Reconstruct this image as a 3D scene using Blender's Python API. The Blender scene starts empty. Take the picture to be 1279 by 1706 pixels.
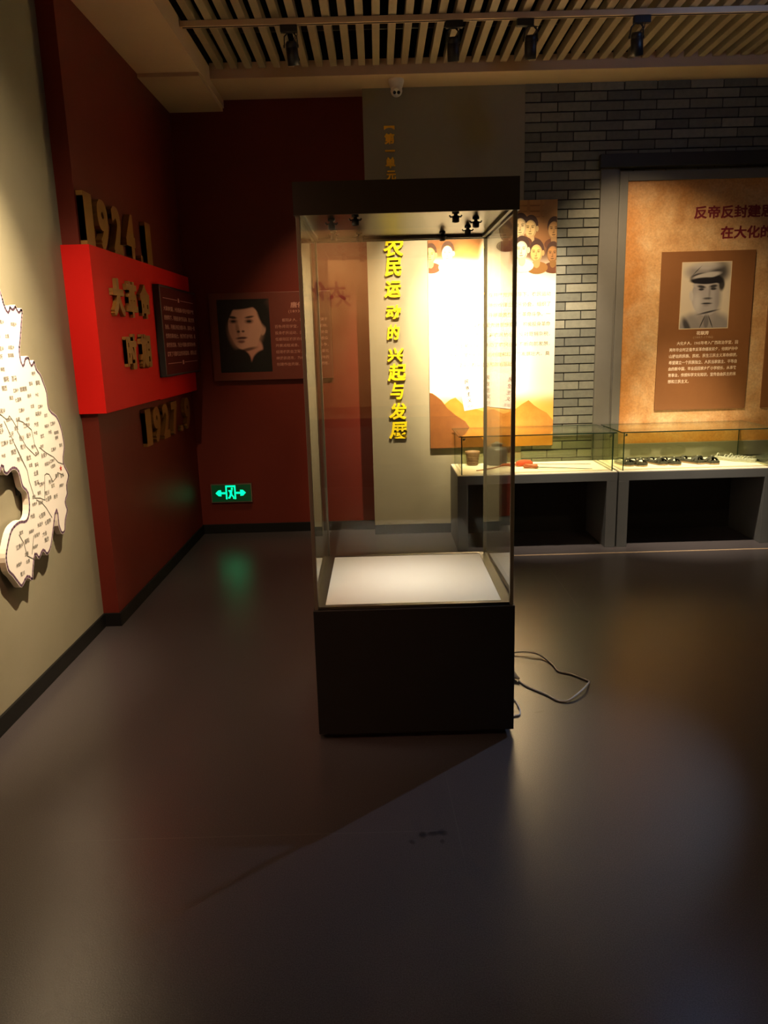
import bpy, bmesh, math, random
from mathutils import Vector, Matrix

# ------------------------------------------------------------------ camera, world, light, exposure
SC = bpy.context.scene
COL = SC.collection
PITCH, YAW, ROLL, FPX, CAM_H = 0.2204937, 0.0020864, -0.0273394, 1273.3, 1.55


def make_camera():
    cp, sp, cy, sy = math.cos(PITCH), math.sin(PITCH), math.cos(YAW), math.sin(YAW)
    f = Vector((sy * cp, cy * cp, -sp))
    right = Vector((cy, -sy, 0))
    up = right.cross(f)
    r2 = right * math.cos(ROLL) + up * math.sin(ROLL)
    u2 = -right * math.sin(ROLL) + up * math.cos(ROLL)
    cd = bpy.data.cameras.new('camera')
    cd.sensor_fit = 'HORIZONTAL'
    cd.sensor_width = 36.0
    cd.lens = FPX * 36.0 / 1279.0
    cd.clip_start = 0.05
    co = bpy.data.objects.new('camera', cd)
    COL.objects.link(co)
    m = Matrix((r2, u2, -f)).transposed().to_4x4()
    m.translation = (0, 0, CAM_H)
    co.matrix_world = m
    SC.camera = co


make_camera()

W = bpy.data.worlds.new('world')
SC.world = W
W.use_nodes = True
W.node_tree.nodes['Background'].inputs[0].default_value = (0.5, 0.42, 0.36, 1)
W.node_tree.nodes['Background'].inputs[1].default_value = 0.01

SC.view_settings.view_transform = 'Standard'
SC.view_settings.look = 'None'
SC.view_settings.gamma = 1.0
SC.view_settings.exposure = 0.0
SC.cycles.transparent_max_bounces = 32
SC.cycles.max_bounces = 10

WARM = (1.0, 0.74, 0.44)
WARMER = (1.0, 0.66, 0.34)
NEUTRAL = (1.0, 0.82, 0.58)
COOL = (0.62, 0.76, 1.0)


def aim(o, src, dst):
    o.location = src
    d = Vector(dst) - Vector(src)
    o.rotation_euler = d.to_track_quat('-Z', 'Y').to_euler()


def spot(name, src, dst, power, angle, blend=0.8, color=WARM, radius=0.025, parent=None):
    ld = bpy.data.lights.new(name, 'SPOT')
    ld.energy = power
    ld.spot_size = math.radians(angle)
    ld.spot_blend = blend
    ld.color = color
    ld.shadow_soft_size = radius
    o = bpy.data.objects.new(name, ld)
    COL.objects.link(o)
    aim(o, src, dst)
    return o


def bulb(name, loc, power, color, radius):
    ld = bpy.data.lights.new(name, 'POINT')
    ld.energy = power
    ld.color = color
    ld.shadow_soft_size = radius
    o = bpy.data.objects.new(name, ld)
    COL.objects.link(o)
    o.location = loc
    return o


def area(name, src, dst, power, sx, sy, color):
    ld = bpy.data.lights.new(name, 'AREA')
    ld.energy = power
    ld.shape = 'RECTANGLE'
    ld.size, ld.size_y = sx, sy
    ld.color = color
    o = bpy.data.objects.new(name, ld)
    COL.objects.link(o)
    aim(o, src, dst)
    return o


# track heads in view: (x, adaptor x, spot target, power, cone, colour)
TRACK_Y = 4.99
HEADS = [
    (-0.462, -0.470, (-0.25, 6.25, 1.25), 140, 60, WARMER),
    (0.491, 0.500, (0.66, 6.07, 1.64), 1900, 33, (1.0, 0.76, 0.47)),
    (0.950, 0.915, (1.16, 6.07, 1.55), 520, 46, NEUTRAL),
    (1.575, 1.600, (2.15, 6.05, 1.12), 230, 80, WARM),
]
# unseen ceiling lamps, and fill spots added where more light was needed
spot('map_lamp', (-0.50, 2.85, 3.25), (-1.6, 3.05, 1.60), 950, 50, 1.0, (1.0, 0.77, 0.48))
spot('map_lamp_spill', (-0.50, 2.85, 3.25), (-1.6, 3.10, 1.50), 110, 92, 1.0, (1.0, 0.77, 0.48))
spot('box_fill', (-1.22, 1.7, 3.25), (-1.53, 4.15, 1.42), 160, 30, 0.9, WARM)  # added spot to brighten the end face of the scarlet box
spot('vitrine_lamp', (2.35, 4.99, 3.2), (2.35, 5.75, 0.6), 950, 34, 1.0, NEUTRAL)
spot('vitrine_fill_far', (1.25, 4.99, 3.2), (1.2, 5.70, 0.6), 640, 28, 1.0, NEUTRAL)  # added fill for the left deck, no fixture hangs here
spot('cool_lamp', (4.2, 6.0, 3.20), (0.36, 2.30, 0.0), 650, 14, 1.0, COOL, 0.04)
bulb('cool_lamp_near', (2.10, 4.35, 3.31), 4, (0.30, 0.50, 1.0), 0.03)
spot('opposite_panel_lamp', (-0.45, -1.45, 3.25), (-0.45, -2.58, 1.75), 520, 64, 1.0, WARM)
spot('red_bounce_fill', (-0.5, 1.6, 3.25), (-1.15, 3.1, 0.1), 95, 62, 1.0, (1.0, 0.40, 0.25), 0.1)  # added fill imitating light bounced off the red walls
spot('room_fill_far', (2.6, 1.6, 3.25), (1.5, 3.6, 0), 36, 100, 0.8, WARM, 0.1)  # added weak fill standing in for general room light

# ------------------------------------------------------------------ materials
MATS = {}


def mat(name, color, rough=0.6, metal=0.0, spec=0.5, emit=None, estr=0.0, coat=0.0):
    if name in MATS:
        return MATS[name]
    m = bpy.data.materials.new(name)
    m.use_nodes = True
    b = m.node_tree.nodes['Principled BSDF']
    b.inputs['Base Color'].default_value = (*color, 1)
    b.inputs['Roughness'].default_value = rough
    b.inputs['Metallic'].default_value = metal
    b.inputs['Specular IOR Level'].default_value = spec
    b.inputs['Coat Weight'].default_value = coat
    if emit:
        b.inputs['Emission Color'].default_value = (*emit, 1)
        b.inputs['Emission Strength'].default_value = estr
    MATS[name] = m
    return m


def nd(m, typ, **kw):
    n = m.node_tree.nodes.new(typ)
    for k, v in kw.items():
        setattr(n, k, v)
    return n


def lk(m, a, b):
    m.node_tree.links.new(a, b)


def mottled(name, c1, c2, scale=6.0, rough=0.6, bump=0.0, detail=6.0, bscale=None, stretch=(1, 1, 1), spec=0.5, metal=0.0, lo=0.35, hi=0.65):
    """base colour drifting between two tones with noise, optional fine bump"""
    if name in MATS:
        return MATS[name]
    m = mat(name, c1, rough, metal, spec)
    b = m.node_tree.nodes['Principled BSDF']
    tc = nd(m, 'ShaderNodeTexCoord')
    mp = nd(m, 'ShaderNodeMapping')
    mp.inputs['Scale'].default_value = stretch
    no = nd(m, 'ShaderNodeTexNoise')
    no.inputs['Scale'].default_value = scale
    no.inputs['Detail'].default_value = detail
    no.inputs['Roughness'].default_value = 0.65
    cr = nd(m, 'ShaderNodeValToRGB')
    cr.color_ramp.elements[0].position = lo
    cr.color_ramp.elements[0].color = (*c1, 1)
    cr.color_ramp.elements[1].position = hi
    cr.color_ramp.elements[1].color = (*c2, 1)
    lk(m, tc.outputs['Object'], mp.inputs['Vector'])
    lk(m, mp.outputs['Vector'], no.inputs['Vector'])
    lk(m, no.outputs['Fac'], cr.inputs['Fac'])
    lk(m, cr.outputs['Color'], b.inputs['Base Color'])
    if bump > 0:
        n2 = nd(m, 'ShaderNodeTexNoise')
        n2.inputs['Scale'].default_value = bscale or scale * 10
        n2.inputs['Detail'].default_value = 3
        lk(m, mp.outputs['Vector'], n2.inputs['Vector'])
        bp = nd(m, 'ShaderNodeBump')
        bp.inputs['Strength'].default_value = bump
        bp.inputs['Distance'].default_value = 0.004
        lk(m, n2.outputs['Fac'], bp.inputs['Height'])
        lk(m, bp.outputs['Normal'], b.inputs['Normal'])
    return m


def glass(name, tint):
    """thin clear sheet: straight transmission plus mirror reflection by viewing angle"""
    if name in MATS:
        return MATS[name]
    m = bpy.data.materials.new(name)
    m.use_nodes = True
    nt = m.node_tree
    nt.nodes.remove(nt.nodes['Principled BSDF'])
    out = nt.nodes['Material Output']
    tr = nd(m, 'ShaderNodeBsdfTransparent')
    tr.inputs['Color'].default_value = (*tint, 1)
    gl = nd(m, 'ShaderNodeBsdfGlossy')
    gl.inputs['Roughness'].default_value = 0.0
    gl.inputs['Color'].default_value = (0.95, 0.97, 0.95, 1)
    lw = nd(m, 'ShaderNodeLayerWeight')
    lw.inputs['Blend'].default_value = 0.5
    pw = nd(m, 'ShaderNodeMath', operation='POWER')
    pw.inputs[1].default_value = 5.0
    ma = nd(m, 'ShaderNodeMath', operation='MULTIPLY_ADD')
    ma.inputs[1].default_value = 0.96
    ma.inputs[2].default_value = 0.036
    mx = nd(m, 'ShaderNodeMixShader')
    lk(m, lw.outputs['Facing'], pw.inputs[0])
    lk(m, pw.outputs[0], ma.inputs[0])
    lk(m, ma.outputs[0], mx.inputs['Fac'])
    lk(m, tr.outputs[0], mx.inputs[1])
    lk(m, gl.outputs[0], mx.inputs[2])
    lk(m, mx.outputs[0], out.inputs['Surface'])
    MATS[name] = m
    return m


def painted(name, layers, base, origin, plane='xz', rough=0.5, gradient=None, noise=0.0, spec=0.3):
    """a print: soft ellipses laid over a base tone. layer = (u, v, ru, rv, angle, softness, colour, alpha)"""
    m = mat(name, (1, 1, 1), rough, 0.0, spec)
    b = m.node_tree.nodes['Principled BSDF']
    tc = nd(m, 'ShaderNodeTexCoord')
    src = tc.outputs['Object']
    cur = None
    if gradient:
        z0, z1, stops = gradient
        sx = nd(m, 'ShaderNodeSeparateXYZ')
        lk(m, src, sx.inputs[0])
        mr = nd(m, 'ShaderNodeMapRange')
        mr.inputs['From Min'].default_value = z0 - origin[2]
        mr.inputs['From Max'].default_value = z1 - origin[2]
        lk(m, sx.outputs['Z'], mr.inputs['Value'])
        cr = nd(m, 'ShaderNodeValToRGB')
        els = cr.color_ramp.elements
        while len(els) < len(stops):
            els.new(0.5)
        for e, (p, c) in zip(els, stops):
            e.position = p
            e.color = (*c, 1)
        lk(m, mr.outputs[0], cr.inputs['Fac'])
        cur = cr.outputs['Color']
    for (u, v, ru, rv, ang, soft, col, alpha) in layers:
        mp = nd(m, 'ShaderNodeMapping', vector_type='TEXTURE')
        if plane == 'xz':
            mp.inputs['Location'].default_value = (u - origin[0], 0, v - origin[2])
            mp.inputs['Scale'].default_value = (ru, 1000, rv)
            mp.inputs['Rotation'].default_value = (0, math.radians(-ang), 0)
        elif plane == 'yz':
            mp.inputs['Location'].default_value = (0, u - origin[1], v - origin[2])
            mp.inputs['Scale'].default_value = (1000, ru, rv)
            mp.inputs['Rotation'].default_value = (math.radians(ang), 0, 0)
        else:
            mp.inputs['Location'].default_value = (u - origin[0], v - origin[1], 0)
            mp.inputs['Scale'].default_value = (ru, rv, 1000)
            mp.inputs['Rotation'].default_value = (0, 0, math.radians(ang))
        lk(m, src, mp.inputs['Vector'])
        ln = nd(m, 'ShaderNodeVectorMath', operation='LENGTH')
        lk(m, mp.outputs[0], ln.inputs[0])
        mr = nd(m, 'ShaderNodeMapRange', interpolation_type='SMOOTHSTEP')
        mr.inputs['From Min'].default_value = 1 + soft
        mr.inputs['From Max'].default_value = 1 - soft
        mr.inputs['To Max'].default_value = alpha
        lk(m, ln.outputs['Value'], mr.inputs['Value'])
        mx = nd(m, 'ShaderNodeMix', data_type='RGBA')
        lk(m, mr.outputs[0], mx.inputs['Factor'])
        if cur is None:
            mx.inputs['A'].default_value = (*base, 1)
            mx.inputs[6].default_value = (*base, 1)
        else:
            lk(m, cur, mx.inputs[6])
        mx.inputs[7].default_value = (*col, 1)
        cur = mx.outputs[2]
    if noise > 0:
        no = nd(m, 'ShaderNodeTexNoise')
        no.inputs['Scale'].default_value = 60
        no.inputs['Detail'].default_value = 5
        lk(m, src, no.inputs['Vector'])
        mr = nd(m, 'ShaderNodeMapRange')
        mr.inputs['From Min'].default_value = 0.3
        mr.inputs['From Max'].default_value = 0.7
        mr.inputs['To Min'].default_value = 1 - noise
        mr.inputs['To Max'].default_value = 1 + noise
        lk(m, no.outputs['Fac'], mr.inputs['Value'])
        mu = nd(m, 'ShaderNodeMix', data_type='RGBA', blend_type='MULTIPLY')
        mu.inputs['Factor'].default_value = 1
        lk(m, cur, mu.inputs[6])
        cb = nd(m, 'ShaderNodeCombineColor')
        for i in range(3):
            lk(m, mr.outputs[0], cb.inputs[i])
        lk(m, cb.outputs[0], mu.inputs[7])
        cur = mu.outputs[2]
    lk(m, cur, b.inputs['Base Color'])
    return m


RED_WALL = mottled('red wall paint', (0.115, 0.014, 0.008), (0.127, 0.016, 0.009), 3, 0.5, 0.08, bscale=90, spec=0.25)
GREY_WALL = mottled('grey wall paint', (0.225, 0.207, 0.142), (0.247, 0.227, 0.16), 2.5, 0.6, 0.05, bscale=120)
WHITE_CEIL = mottled('off white plaster', (0.56, 0.39, 0.25), (0.60, 0.42, 0.275), 2, 0.7)
BLACK_VOID = mat('black void paint', (0.006, 0.006, 0.006), 0.9)
SKIRT = mat('black skirting', (0.005, 0.005, 0.005), 0.6, spec=0.2)
DARK_ROOM = mat('dark grey room paint', (0.10, 0.09, 0.085), 0.8)
SLAT = mottled('cream slat', (0.27, 0.205, 0.135), (0.30, 0.23, 0.15), 4, 0.55)
BLACK_METAL = mat('black powder coat', (0.010, 0.010, 0.011), 0.45)
CASE_BLACK = mottled('black case lacquer', (0.012, 0.0135, 0.0155), (0.015, 0.017, 0.019), 3, 0.42, spec=0.35)
GLASS = glass('clear glass', (0.985, 0.99, 0.98))
GLASS_GREEN = glass('green tinted glass', (0.955, 0.972, 0.865))
GLASS_EDGE = mat('glass edge', (0.20, 0.27, 0.21), 0.15, spec=0.7)
GLASS_EDGE_DARK = mat('dark green glass edge', (0.02, 0.045, 0.03), 0.2)
DECK = mottled('cream deck board', (0.72, 0.68, 0.58), (0.76, 0.72, 0.62), 3, 0.6)
STAND_GREY = mottled('grey stand paint', (0.095, 0.10, 0.108), (0.108, 0.113, 0.12), 3, 0.5)
FRAME_GREY = mottled('grey frame paint', (0.105, 0.097, 0.082), (0.12, 0.11, 0.093), 4, 0.55)
GOLD = mat('gold letter paint', (0.27, 0.13, 0.025), 0.4, 0.2)
YELLOW = mat('yellow letter acrylic', (0.88, 0.72, 0.012), 0.35)
ORANGE_LETTER = mat('orange letter acrylic', (1.0, 0.55, 0.03), 0.4)
BOX_RED = mottled('scarlet box paint', (0.62, 0.008, 0.006), (0.66, 0.01, 0.007), 3, 0.6, spec=0.15)
MAROON = mat('dark maroon print', (0.075, 0.007, 0.007), 0.8, spec=0.1)
INK_PINK = mat('pale pink ink', (0.42, 0.20, 0.16), 0.6)
INK_CREAM = mat('cream ink', (0.75, 0.58, 0.42), 0.6)
INK_RED = mat('dark red ink', (0.16, 0.006, 0.012), 0.6)
INK_BLACK = mat('black ink', (0.02, 0.015, 0.012), 0.6)
INK_GREY = mat('grey ink', (0.22, 0.21, 0.19), 0.6)
MAP_WHITE = mat('white map board', (0.80, 0.76, 0.72), 0.5)
MAP_EDGE = mat('cream map edge', (0.70, 0.64, 0.56), 0.5)
MAP_LINE = mat('violet border line', (0.20, 0.12, 0.20), 0.5)
MAP_RIVER = mat('dark river line', (0.10, 0.10, 0.085), 0.5)
WHITE_PLASTIC = mat('white plastic', (0.72, 0.66, 0.58), 0.4)
CABLE_GREY = mat('grey cable sheath', (0.80, 0.78, 0.77), 0.45)
WOOD_RED = mottled('reddish wood', (0.30, 0.07, 0.02), (0.42, 0.12, 0.03), 30, 0.45)
WOOD_BROWN = mottled('worn brown wood', (0.12, 0.06, 0.03), (0.22, 0.13, 0.06), 25, 0.6)
RED_CLOTH = mat('red cloth', (0.50, 0.06, 0.01), 0.8)
IRON = mat('dark iron', (0.18, 0.16, 0.12), 0.4, 0.8)
RUBBER = mottled('dark tyre rubber', (0.018, 0.020, 0.014), (0.05, 0.05, 0.035), 40, 0.7)
SOLE_TAN = mat('tan sole edge', (0.30, 0.20, 0.12), 0.7)
STRAW = mottled('grey green straw', (0.30, 0.32, 0.25), (0.45, 0.46, 0.37), 60, 0.8)
JAR_DARK = mottled('dark glazed jar', (0.05, 0.05, 0.04), (0.10, 0.09, 0.07), 20, 0.4)

# ------------------------------------------------------------------ helpers
BACK = Matrix(((1, 0, 0), (0, 0, -1), (0, 1, 0)))      # u -> +x, v -> +z, n -> -y
LEFT = Matrix(((0, 0, 1), (1, 0, 0), (0, 1, 0)))       # u -> +y, v -> +z, n -> +x


def tag(o, label=None, cat=None, group=None, kind=None):
    if label:
        o['label'] = label
    if cat:
        o['category'] = cat
    if group:
        o['group'] = group
    if kind:
        o['kind'] = kind
    return o


def thing(name, loc, label, cat, group=None):
    o = bpy.data.objects.new(name, None)
    o.empty_display_size = 0.05
    COL.objects.link(o)
    o.location = loc
    return tag(o, label, cat, group)


def world_loc(o):
    v = Vector(o.location)
    p = o.parent
    while p:
        v = v + Vector(p.location)
        p = p.parent
    return v


class MB:
    """collects shapes in world coordinates; build() links them as ONE mesh object"""

    def __init__(self):
        self.bm = bmesh.new()
        self.mats = []
        self.mi = 0

    def use(self, m):
        if m not in self.mats:
            self.mats.append(m)
        self.mi = self.mats.index(m)
        return self

    def _set(self, faces, smooth=False):
        for f in faces:
            f.material_index = self.mi
            f.smooth = smooth

    def box(self, x0, x1, y0, y1, z0, z1, bevel=0.0, seg=2):
        r = bmesh.ops.create_cube(self.bm, size=1)
        vs = r['verts']
        for v in vs:
            v.co = Vector(((x0 + x1) / 2 + v.co.x * (x1 - x0), (y0 + y1) / 2 + v.co.y * (y1 - y0), (z0 + z1) / 2 + v.co.z * (z1 - z0)))
        fs = set(f for v in vs for f in v.link_faces)
        if bevel > 0:
            es = list(set(e for v in vs for e in v.link_edges))
            rb = bmesh.ops.bevel(self.bm, geom=es, offset=bevel, segments=seg, affect='EDGES', profile=0.5)
            fs = set(f for f in fs if f.is_valid) | set(rb['faces'])
        self._set(fs)
        return fs

    def quad(self, *pts):
        f = self.bm.faces.new([self.bm.verts.new(p) for p in pts])
        self._set([f])
        return f

    def tube(self, pts, rad, seg=8, cap=True):
        pts = [Vector(p) for p in pts]
        n = len(pts)
        rads = rad if isinstance(rad, (list, tuple)) else [rad] * n
        rings = []
        t0 = (pts[1] - pts[0]).normalized()
        a = t0.orthogonal().normalized()
        for i, p in enumerate(pts):
            if i == 0:
                t = (pts[1] - pts[0])
            elif i == n - 1:
                t = (pts[-1] - pts[-2])
            else:
                t = (pts[i + 1] - pts[i]).normalized() + (pts[i] - pts[i - 1]).normalized()
            if t.length < 1e-9:
                t = pts[min(i + 1, n - 1)] - pts[max(i - 1, 0)]
            t.normalize()
            a = a - t * a.dot(t)
            if a.length < 1e-6:
                a = t.orthogonal()
            a.normalize()
            b = t.cross(a)
            rings.append([self.bm.verts.new(p + (a * math.cos(2 * math.pi * k / seg) + b * math.sin(2 * math.pi * k / seg)) * rads[i]) for k in range(seg)])
        fs = []
        for i in range(n - 1):
            for k in range(seg):
                fs.append(self.bm.faces.new((rings[i][k], rings[i][(k + 1) % seg], rings[i + 1][(k + 1) % seg], rings[i + 1][k])))
        self._set(fs, True)
        if cap:
            c = [self.bm.faces.new(list(reversed(rings[0]))), self.bm.faces.new(rings[-1])]
            self._set(c)

    def lathe(self, prof, center, seg=24, axis=(0, 0, 1)):
        """prof: list of (radius, height along axis)"""
        q = Vector((0, 0, 1)).rotation_difference(Vector(axis).normalized())
        c = Vector(center)
        rings = []
        for r, h in prof:
            if r < 1e-6:
                rings.append([self.bm.verts.new(c + q @ Vector((0, 0, h)))])
            else:
                rings.append([self.bm.verts.new(c + q @ Vector((r * math.cos(2 * math.pi * k / seg), r * math.sin(2 * math.pi * k / seg), h))) for k in range(seg)])
        fs = []
        for i in range(len(rings) - 1):
            A, B = rings[i], rings[i + 1]
            for k in range(seg):
                k2 = (k + 1) % seg
                if len(A) == 1 and len(B) > 1:
                    fs.append(self.bm.faces.new((A[0], B[k2], B[k])))
                elif len(B) == 1 and len(A) > 1:
                    fs.append(self.bm.faces.new((A[k], A[k2], B[0])))
                elif len(A) > 1:
                    fs.append(self.bm.faces.new((A[k], A[k2], B[k2], B[k])))
        self._set(fs, True)

    def prism(self, pts2, basis, org, depth, side=None):
        """outline (u,v) extruded by depth along the basis normal from org"""
        org = Vector(org)
        n = basis @ Vector((0, 0, 1))
        lo = [self.bm.verts.new(org + basis @ Vector((u, v, 0))) for u, v in pts2]
        hi = [self.bm.verts.new(org + basis @ Vector((u, v, 0)) + n * depth) for u, v in pts2]
        f1 = self.bm.faces.new(hi)
        f2 = self.bm.faces.new(list(reversed(lo)))
        self._set([f1, f2])
        if side:
            self.use(side)
        k = len(pts2)
        fs = [self.bm.faces.new((lo[i], lo[(i + 1) % k], hi[(i + 1) % k], hi[i])) for i in range(k)]
        self._set(fs)

    def mesh(self, me, mtx):
        me.transform(mtx)
        n0 = len(self.bm.faces)
        self.bm.from_mesh(me)
        self.bm.faces.ensure_lookup_table()
        self._set(self.bm.faces[n0:])
        bpy.data.meshes.remove(me)

    def build(self, name, material=None, parent=None, label=None, origin=None, recalc=True):
        if recalc:
            bmesh.ops.recalc_face_normals(self.bm, faces=self.bm.faces[:])
        vs = [v.co for v in self.bm.verts]
        if origin is None:
            lo = Vector((min(v[i] for v in vs) for i in range(3)))
            hi = Vector((max(v[i] for v in vs) for i in range(3)))
            origin = Vector(((lo.x + hi.x) / 2, (lo.y + hi.y) / 2, lo.z))
        origin = Vector(origin)
        bmesh.ops.translate(self.bm, verts=self.bm.verts[:], vec=-origin)
        me = bpy.data.meshes.new(name)
        self.bm.to_mesh(me)
        self.bm.free()
        o = bpy.data.objects.new(name, me)
        COL.objects.link(o)
        for m in ([material] if material else self.mats):
            me.materials.append(m)
        if parent:
            o.parent = parent
            o.location = origin - world_loc(parent)
        else:
            o.location = origin
        if label:
            o['label'] = label
        return o


def box_obj(name, material, dims, parent=None, bevel=0.0, label=None, seg=2):
    b = MB()
    b.use(material).box(*dims, bevel=bevel, seg=seg)
    return b.build(name, None, parent, label)


def structure(o):
    o['kind'] = 'structure'
    return o


def text_mesh(body, size=1.0, bold=0.0, extrude=0.0, res=2, align='LEFT', spacing=1.0, line=1.0, shear=0.0, bevel=0.0):
    c = bpy.data.curves.new('lettering', 'FONT')
    c.body = body
    c.size = size
    c.offset = min(bold, 0.010) * size
    c.extrude = extrude
    c.resolution_u = res
    c.align_x = align
    c.space_character = spacing
    c.space_line = line
    c.shear = shear
    c.bevel_depth = bevel
    o = bpy.data.objects.new('lettering', c)
    COL.objects.link(o)
    dg = bpy.context.evaluated_depsgraph_get()
    me = bpy.data.meshes.new_from_object(o.evaluated_get(dg))
    bpy.data.objects.remove(o)
    bpy.data.curves.remove(c)
    me.materials.clear()
    if bold > 0.012:                                # heavier strokes: four close copies joined
        r = (bold - 0.008) * size * 0.8
        bm = bmesh.new()
        for k, (dx, dy) in enumerate(((r, r), (-r, r), (r, -r), (-r, -r))):
            n0 = len(bm.verts)
            bm.from_mesh(me)
            bm.verts.ensure_lookup_table()
            for v in bm.verts[n0:]:
                v.co.x += dx
                v.co.y += dy
                v.co.z += (k - 1.5) * 0.00012
        bm.to_mesh(me)
        bm.free()
    return me


def fit(me, cu, cv, w, h, basis, org):
    """matrix that scales lettering to w x h about (cu, cv) on a plane"""
    xs = [v.co.x for v in me.vertices]
    ys = [v.co.y for v in me.vertices]
    bw, bh = max(xs) - min(xs), max(ys) - min(ys)
    sx = w / bw if w else h / bh
    sy = h / bh if h else sx
    mx, my = (max(xs) + min(xs)) / 2, (max(ys) + min(ys)) / 2
    return (Matrix.Translation(Vector(org)) @ basis.to_4x4() @ Matrix.Translation((cu, cv, 0))
            @ Matrix.Diagonal((sx, sy, 1, 1)) @ Matrix.Translation((-mx, -my, 0)))


def glyph(name, ch, cu, cv, w, h, basis, org, depth, material, label, group, bold=0.03, shear=0.0, bevel=0.0):
    me = text_mesh(ch, 1.0, bold, depth / 2, 4, shear=shear, bevel=bevel)
    n = basis @ Vector((0, 0, 1))
    b = MB()
    b.use(material).mesh(me, fit(me, cu, cv, w, h, basis, Vector(org) + n * (depth / 2)))
    o = b.build(name)
    return tag(o, label, 'lettering', group)


def printed(name, body, material, cu, cv, w, h, basis, org, parent, res=1, bold=0.0, align='LEFT', line=1.0, label=None, spacing=1.0):
    me = text_mesh(body, 1.0, bold, 0.0, res, align, spacing, line)
    b = MB()
    b.use(material).mesh(me, fit(me, cu, cv, w, h, basis, org))
    return b.build(name, None, parent, label, recalc=False)


def flat(name, material, polys, basis, org, parent, label=None):
    """flat printed patches on a plane"""
    b = MB()
    b.use(material)
    n = basis @ Vector((0, 0, 1))
    for p in polys:
        f = b.quad(*[Vector(org) + basis @ Vector((u, v, 0)) for u, v in p])
        f.normal_update()
        if f.normal.dot(n) < 0:
            f.normal_flip()
    return b.build(name, None, parent, label, recalc=False)


def rect(u0, u1, v0, v1):
    return [(u0, v0), (u1, v0), (u1, v1), (u0, v1)]


random.seed(4)

# ------------------------------------------------------------------ room shell
XR, YN = 4.6, -2.6          # right wall and the wall behind the camera
ZC = 3.34


def floor_material():
    m = mat('polished epoxy floor', (0.05, 0.047, 0.046), 0.3, spec=1.0)
    b = m.node_tree.nodes['Principled BSDF']
    tc = nd(m, 'ShaderNodeTexCoord')
    # fine grain
    n1 = nd(m, 'ShaderNodeTexNoise')
    n1.inputs['Scale'].default_value = 260
    n1.inputs['Detail'].default_value = 2
    lk(m, tc.outputs['Object'], n1.inputs['Vector'])
    cr = nd(m, 'ShaderNodeValToRGB')
    e = cr.color_ramp.elements
    e[0].position, e[0].color = 0.30, (0.024, 0.021, 0.024, 1)
    e[1].position, e[1].color = 0.72, (0.080, 0.070, 0.076, 1)
    lk(m, n1.outputs['Fac'], cr.inputs['Fac'])
    # large soft wear
    n2 = nd(m, 'ShaderNodeTexNoise')
    n2.inputs['Scale'].default_value = 1.6
    n2.inputs['Detail'].default_value = 6
    lk(m, tc.outputs['Object'], n2.inputs['Vector'])
    mr = nd(m, 'ShaderNodeMapRange')
    mr.inputs['From Min'].default_value = 0.3
    mr.inputs['From Max'].default_value = 0.7
    mr.inputs['To Min'].default_value = 0.265
    mr.inputs['To Max'].default_value = 0.285
    lk(m, n2.outputs['Fac'], mr.inputs['Value'])
    b.inputs['Roughness'].default_value = 0.275
    # scuffs and joints
    cur = cr.outputs['Color']
    marks = [(0.10, 2.165, 0.012, 0.020, 0, (0.01, 0.01, 0.012)), (0.065, 2.13, 0.008, 0.012, 20, (0.01, 0.01, 0.012)),
             (0.135, 2.17, 0.02, 0.012, 0, (0.01, 0.01, 0.012)), (0.165, 2.175, 0.013, 0.018, 30, (0.01, 0.01, 0.012)),
             (0.16, 2.13, 0.008, 0.010, 0, (0.01, 0.01, 0.012)), (0.64, 2.965, 0.022, 0.007, 15, (0.015, 0.013, 0.01)),
             (0.645, 3.16, 0.02, 0.006, -10, (0.02, 0.016, 0.012)),
             (-0.45, 2.185, 0.65, 0.0022, 0, (0.10, 0.095, 0.095)), (0.211, 2.30, 0.0018, 0.32, 2, (0.085, 0.08, 0.075)),
             (1.13, 4.6, 0.0022, 0.42, 0, (0.15, 0.14, 0.12))]
    for (u, v, ru, rv, ang, c) in marks:
        mp = nd(m, 'ShaderNodeMapping', vector_type='TEXTURE')
        mp.inputs['Location'].default_value = (u - 1.5, v - 1.85, 0)
        mp.inputs['Scale'].default_value = (ru, rv, 1000)
        mp.inputs['Rotation'].default_value = (0, 0, math.radians(ang))
        lk(m, tc.outputs['Object'], mp.inputs['Vector'])
        ln = nd(m, 'ShaderNodeVectorMath', operation='LENGTH')
        lk(m, mp.outputs[0], ln.inputs[0])
        r = nd(m, 'ShaderNodeMapRange', interpolation_type='SMOOTHSTEP')
        r.inputs['From Min'].default_value = 1.3
        r.inputs['From Max'].default_value = 0.6
        r.inputs['To Max'].default_value = 0.75
        lk(m, ln.outputs['Value'], r.inputs['Value'])
        mx = nd(m, 'ShaderNodeMix', data_type='RGBA')
        lk(m, r.outputs[0], mx.inputs['Factor'])
        lk(m, cur, mx.inputs[6])
        mx.inputs[7].default_value = (*c, 1)
        cur = mx.outputs[2]
    lk(m, cur, b.inputs['Base Color'])
    bp = nd(m, 'ShaderNodeBump')
    bp.inputs['Strength'].default_value = 0.12
    bp.inputs['Distance'].default_value = 0.002
    lk(m, n1.outputs['Fac'], bp.inputs['Height'])
    lk(m, bp.outputs['Normal'], b.inputs['Normal'])
    return m


b = MB()
b.use(floor_material()).box(-1.75, XR + 0.15, YN - 0.15, 6.45, -0.1, 0.0)
structure(b.build('floor', origin=(1.5, 1.85, 0)))

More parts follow.
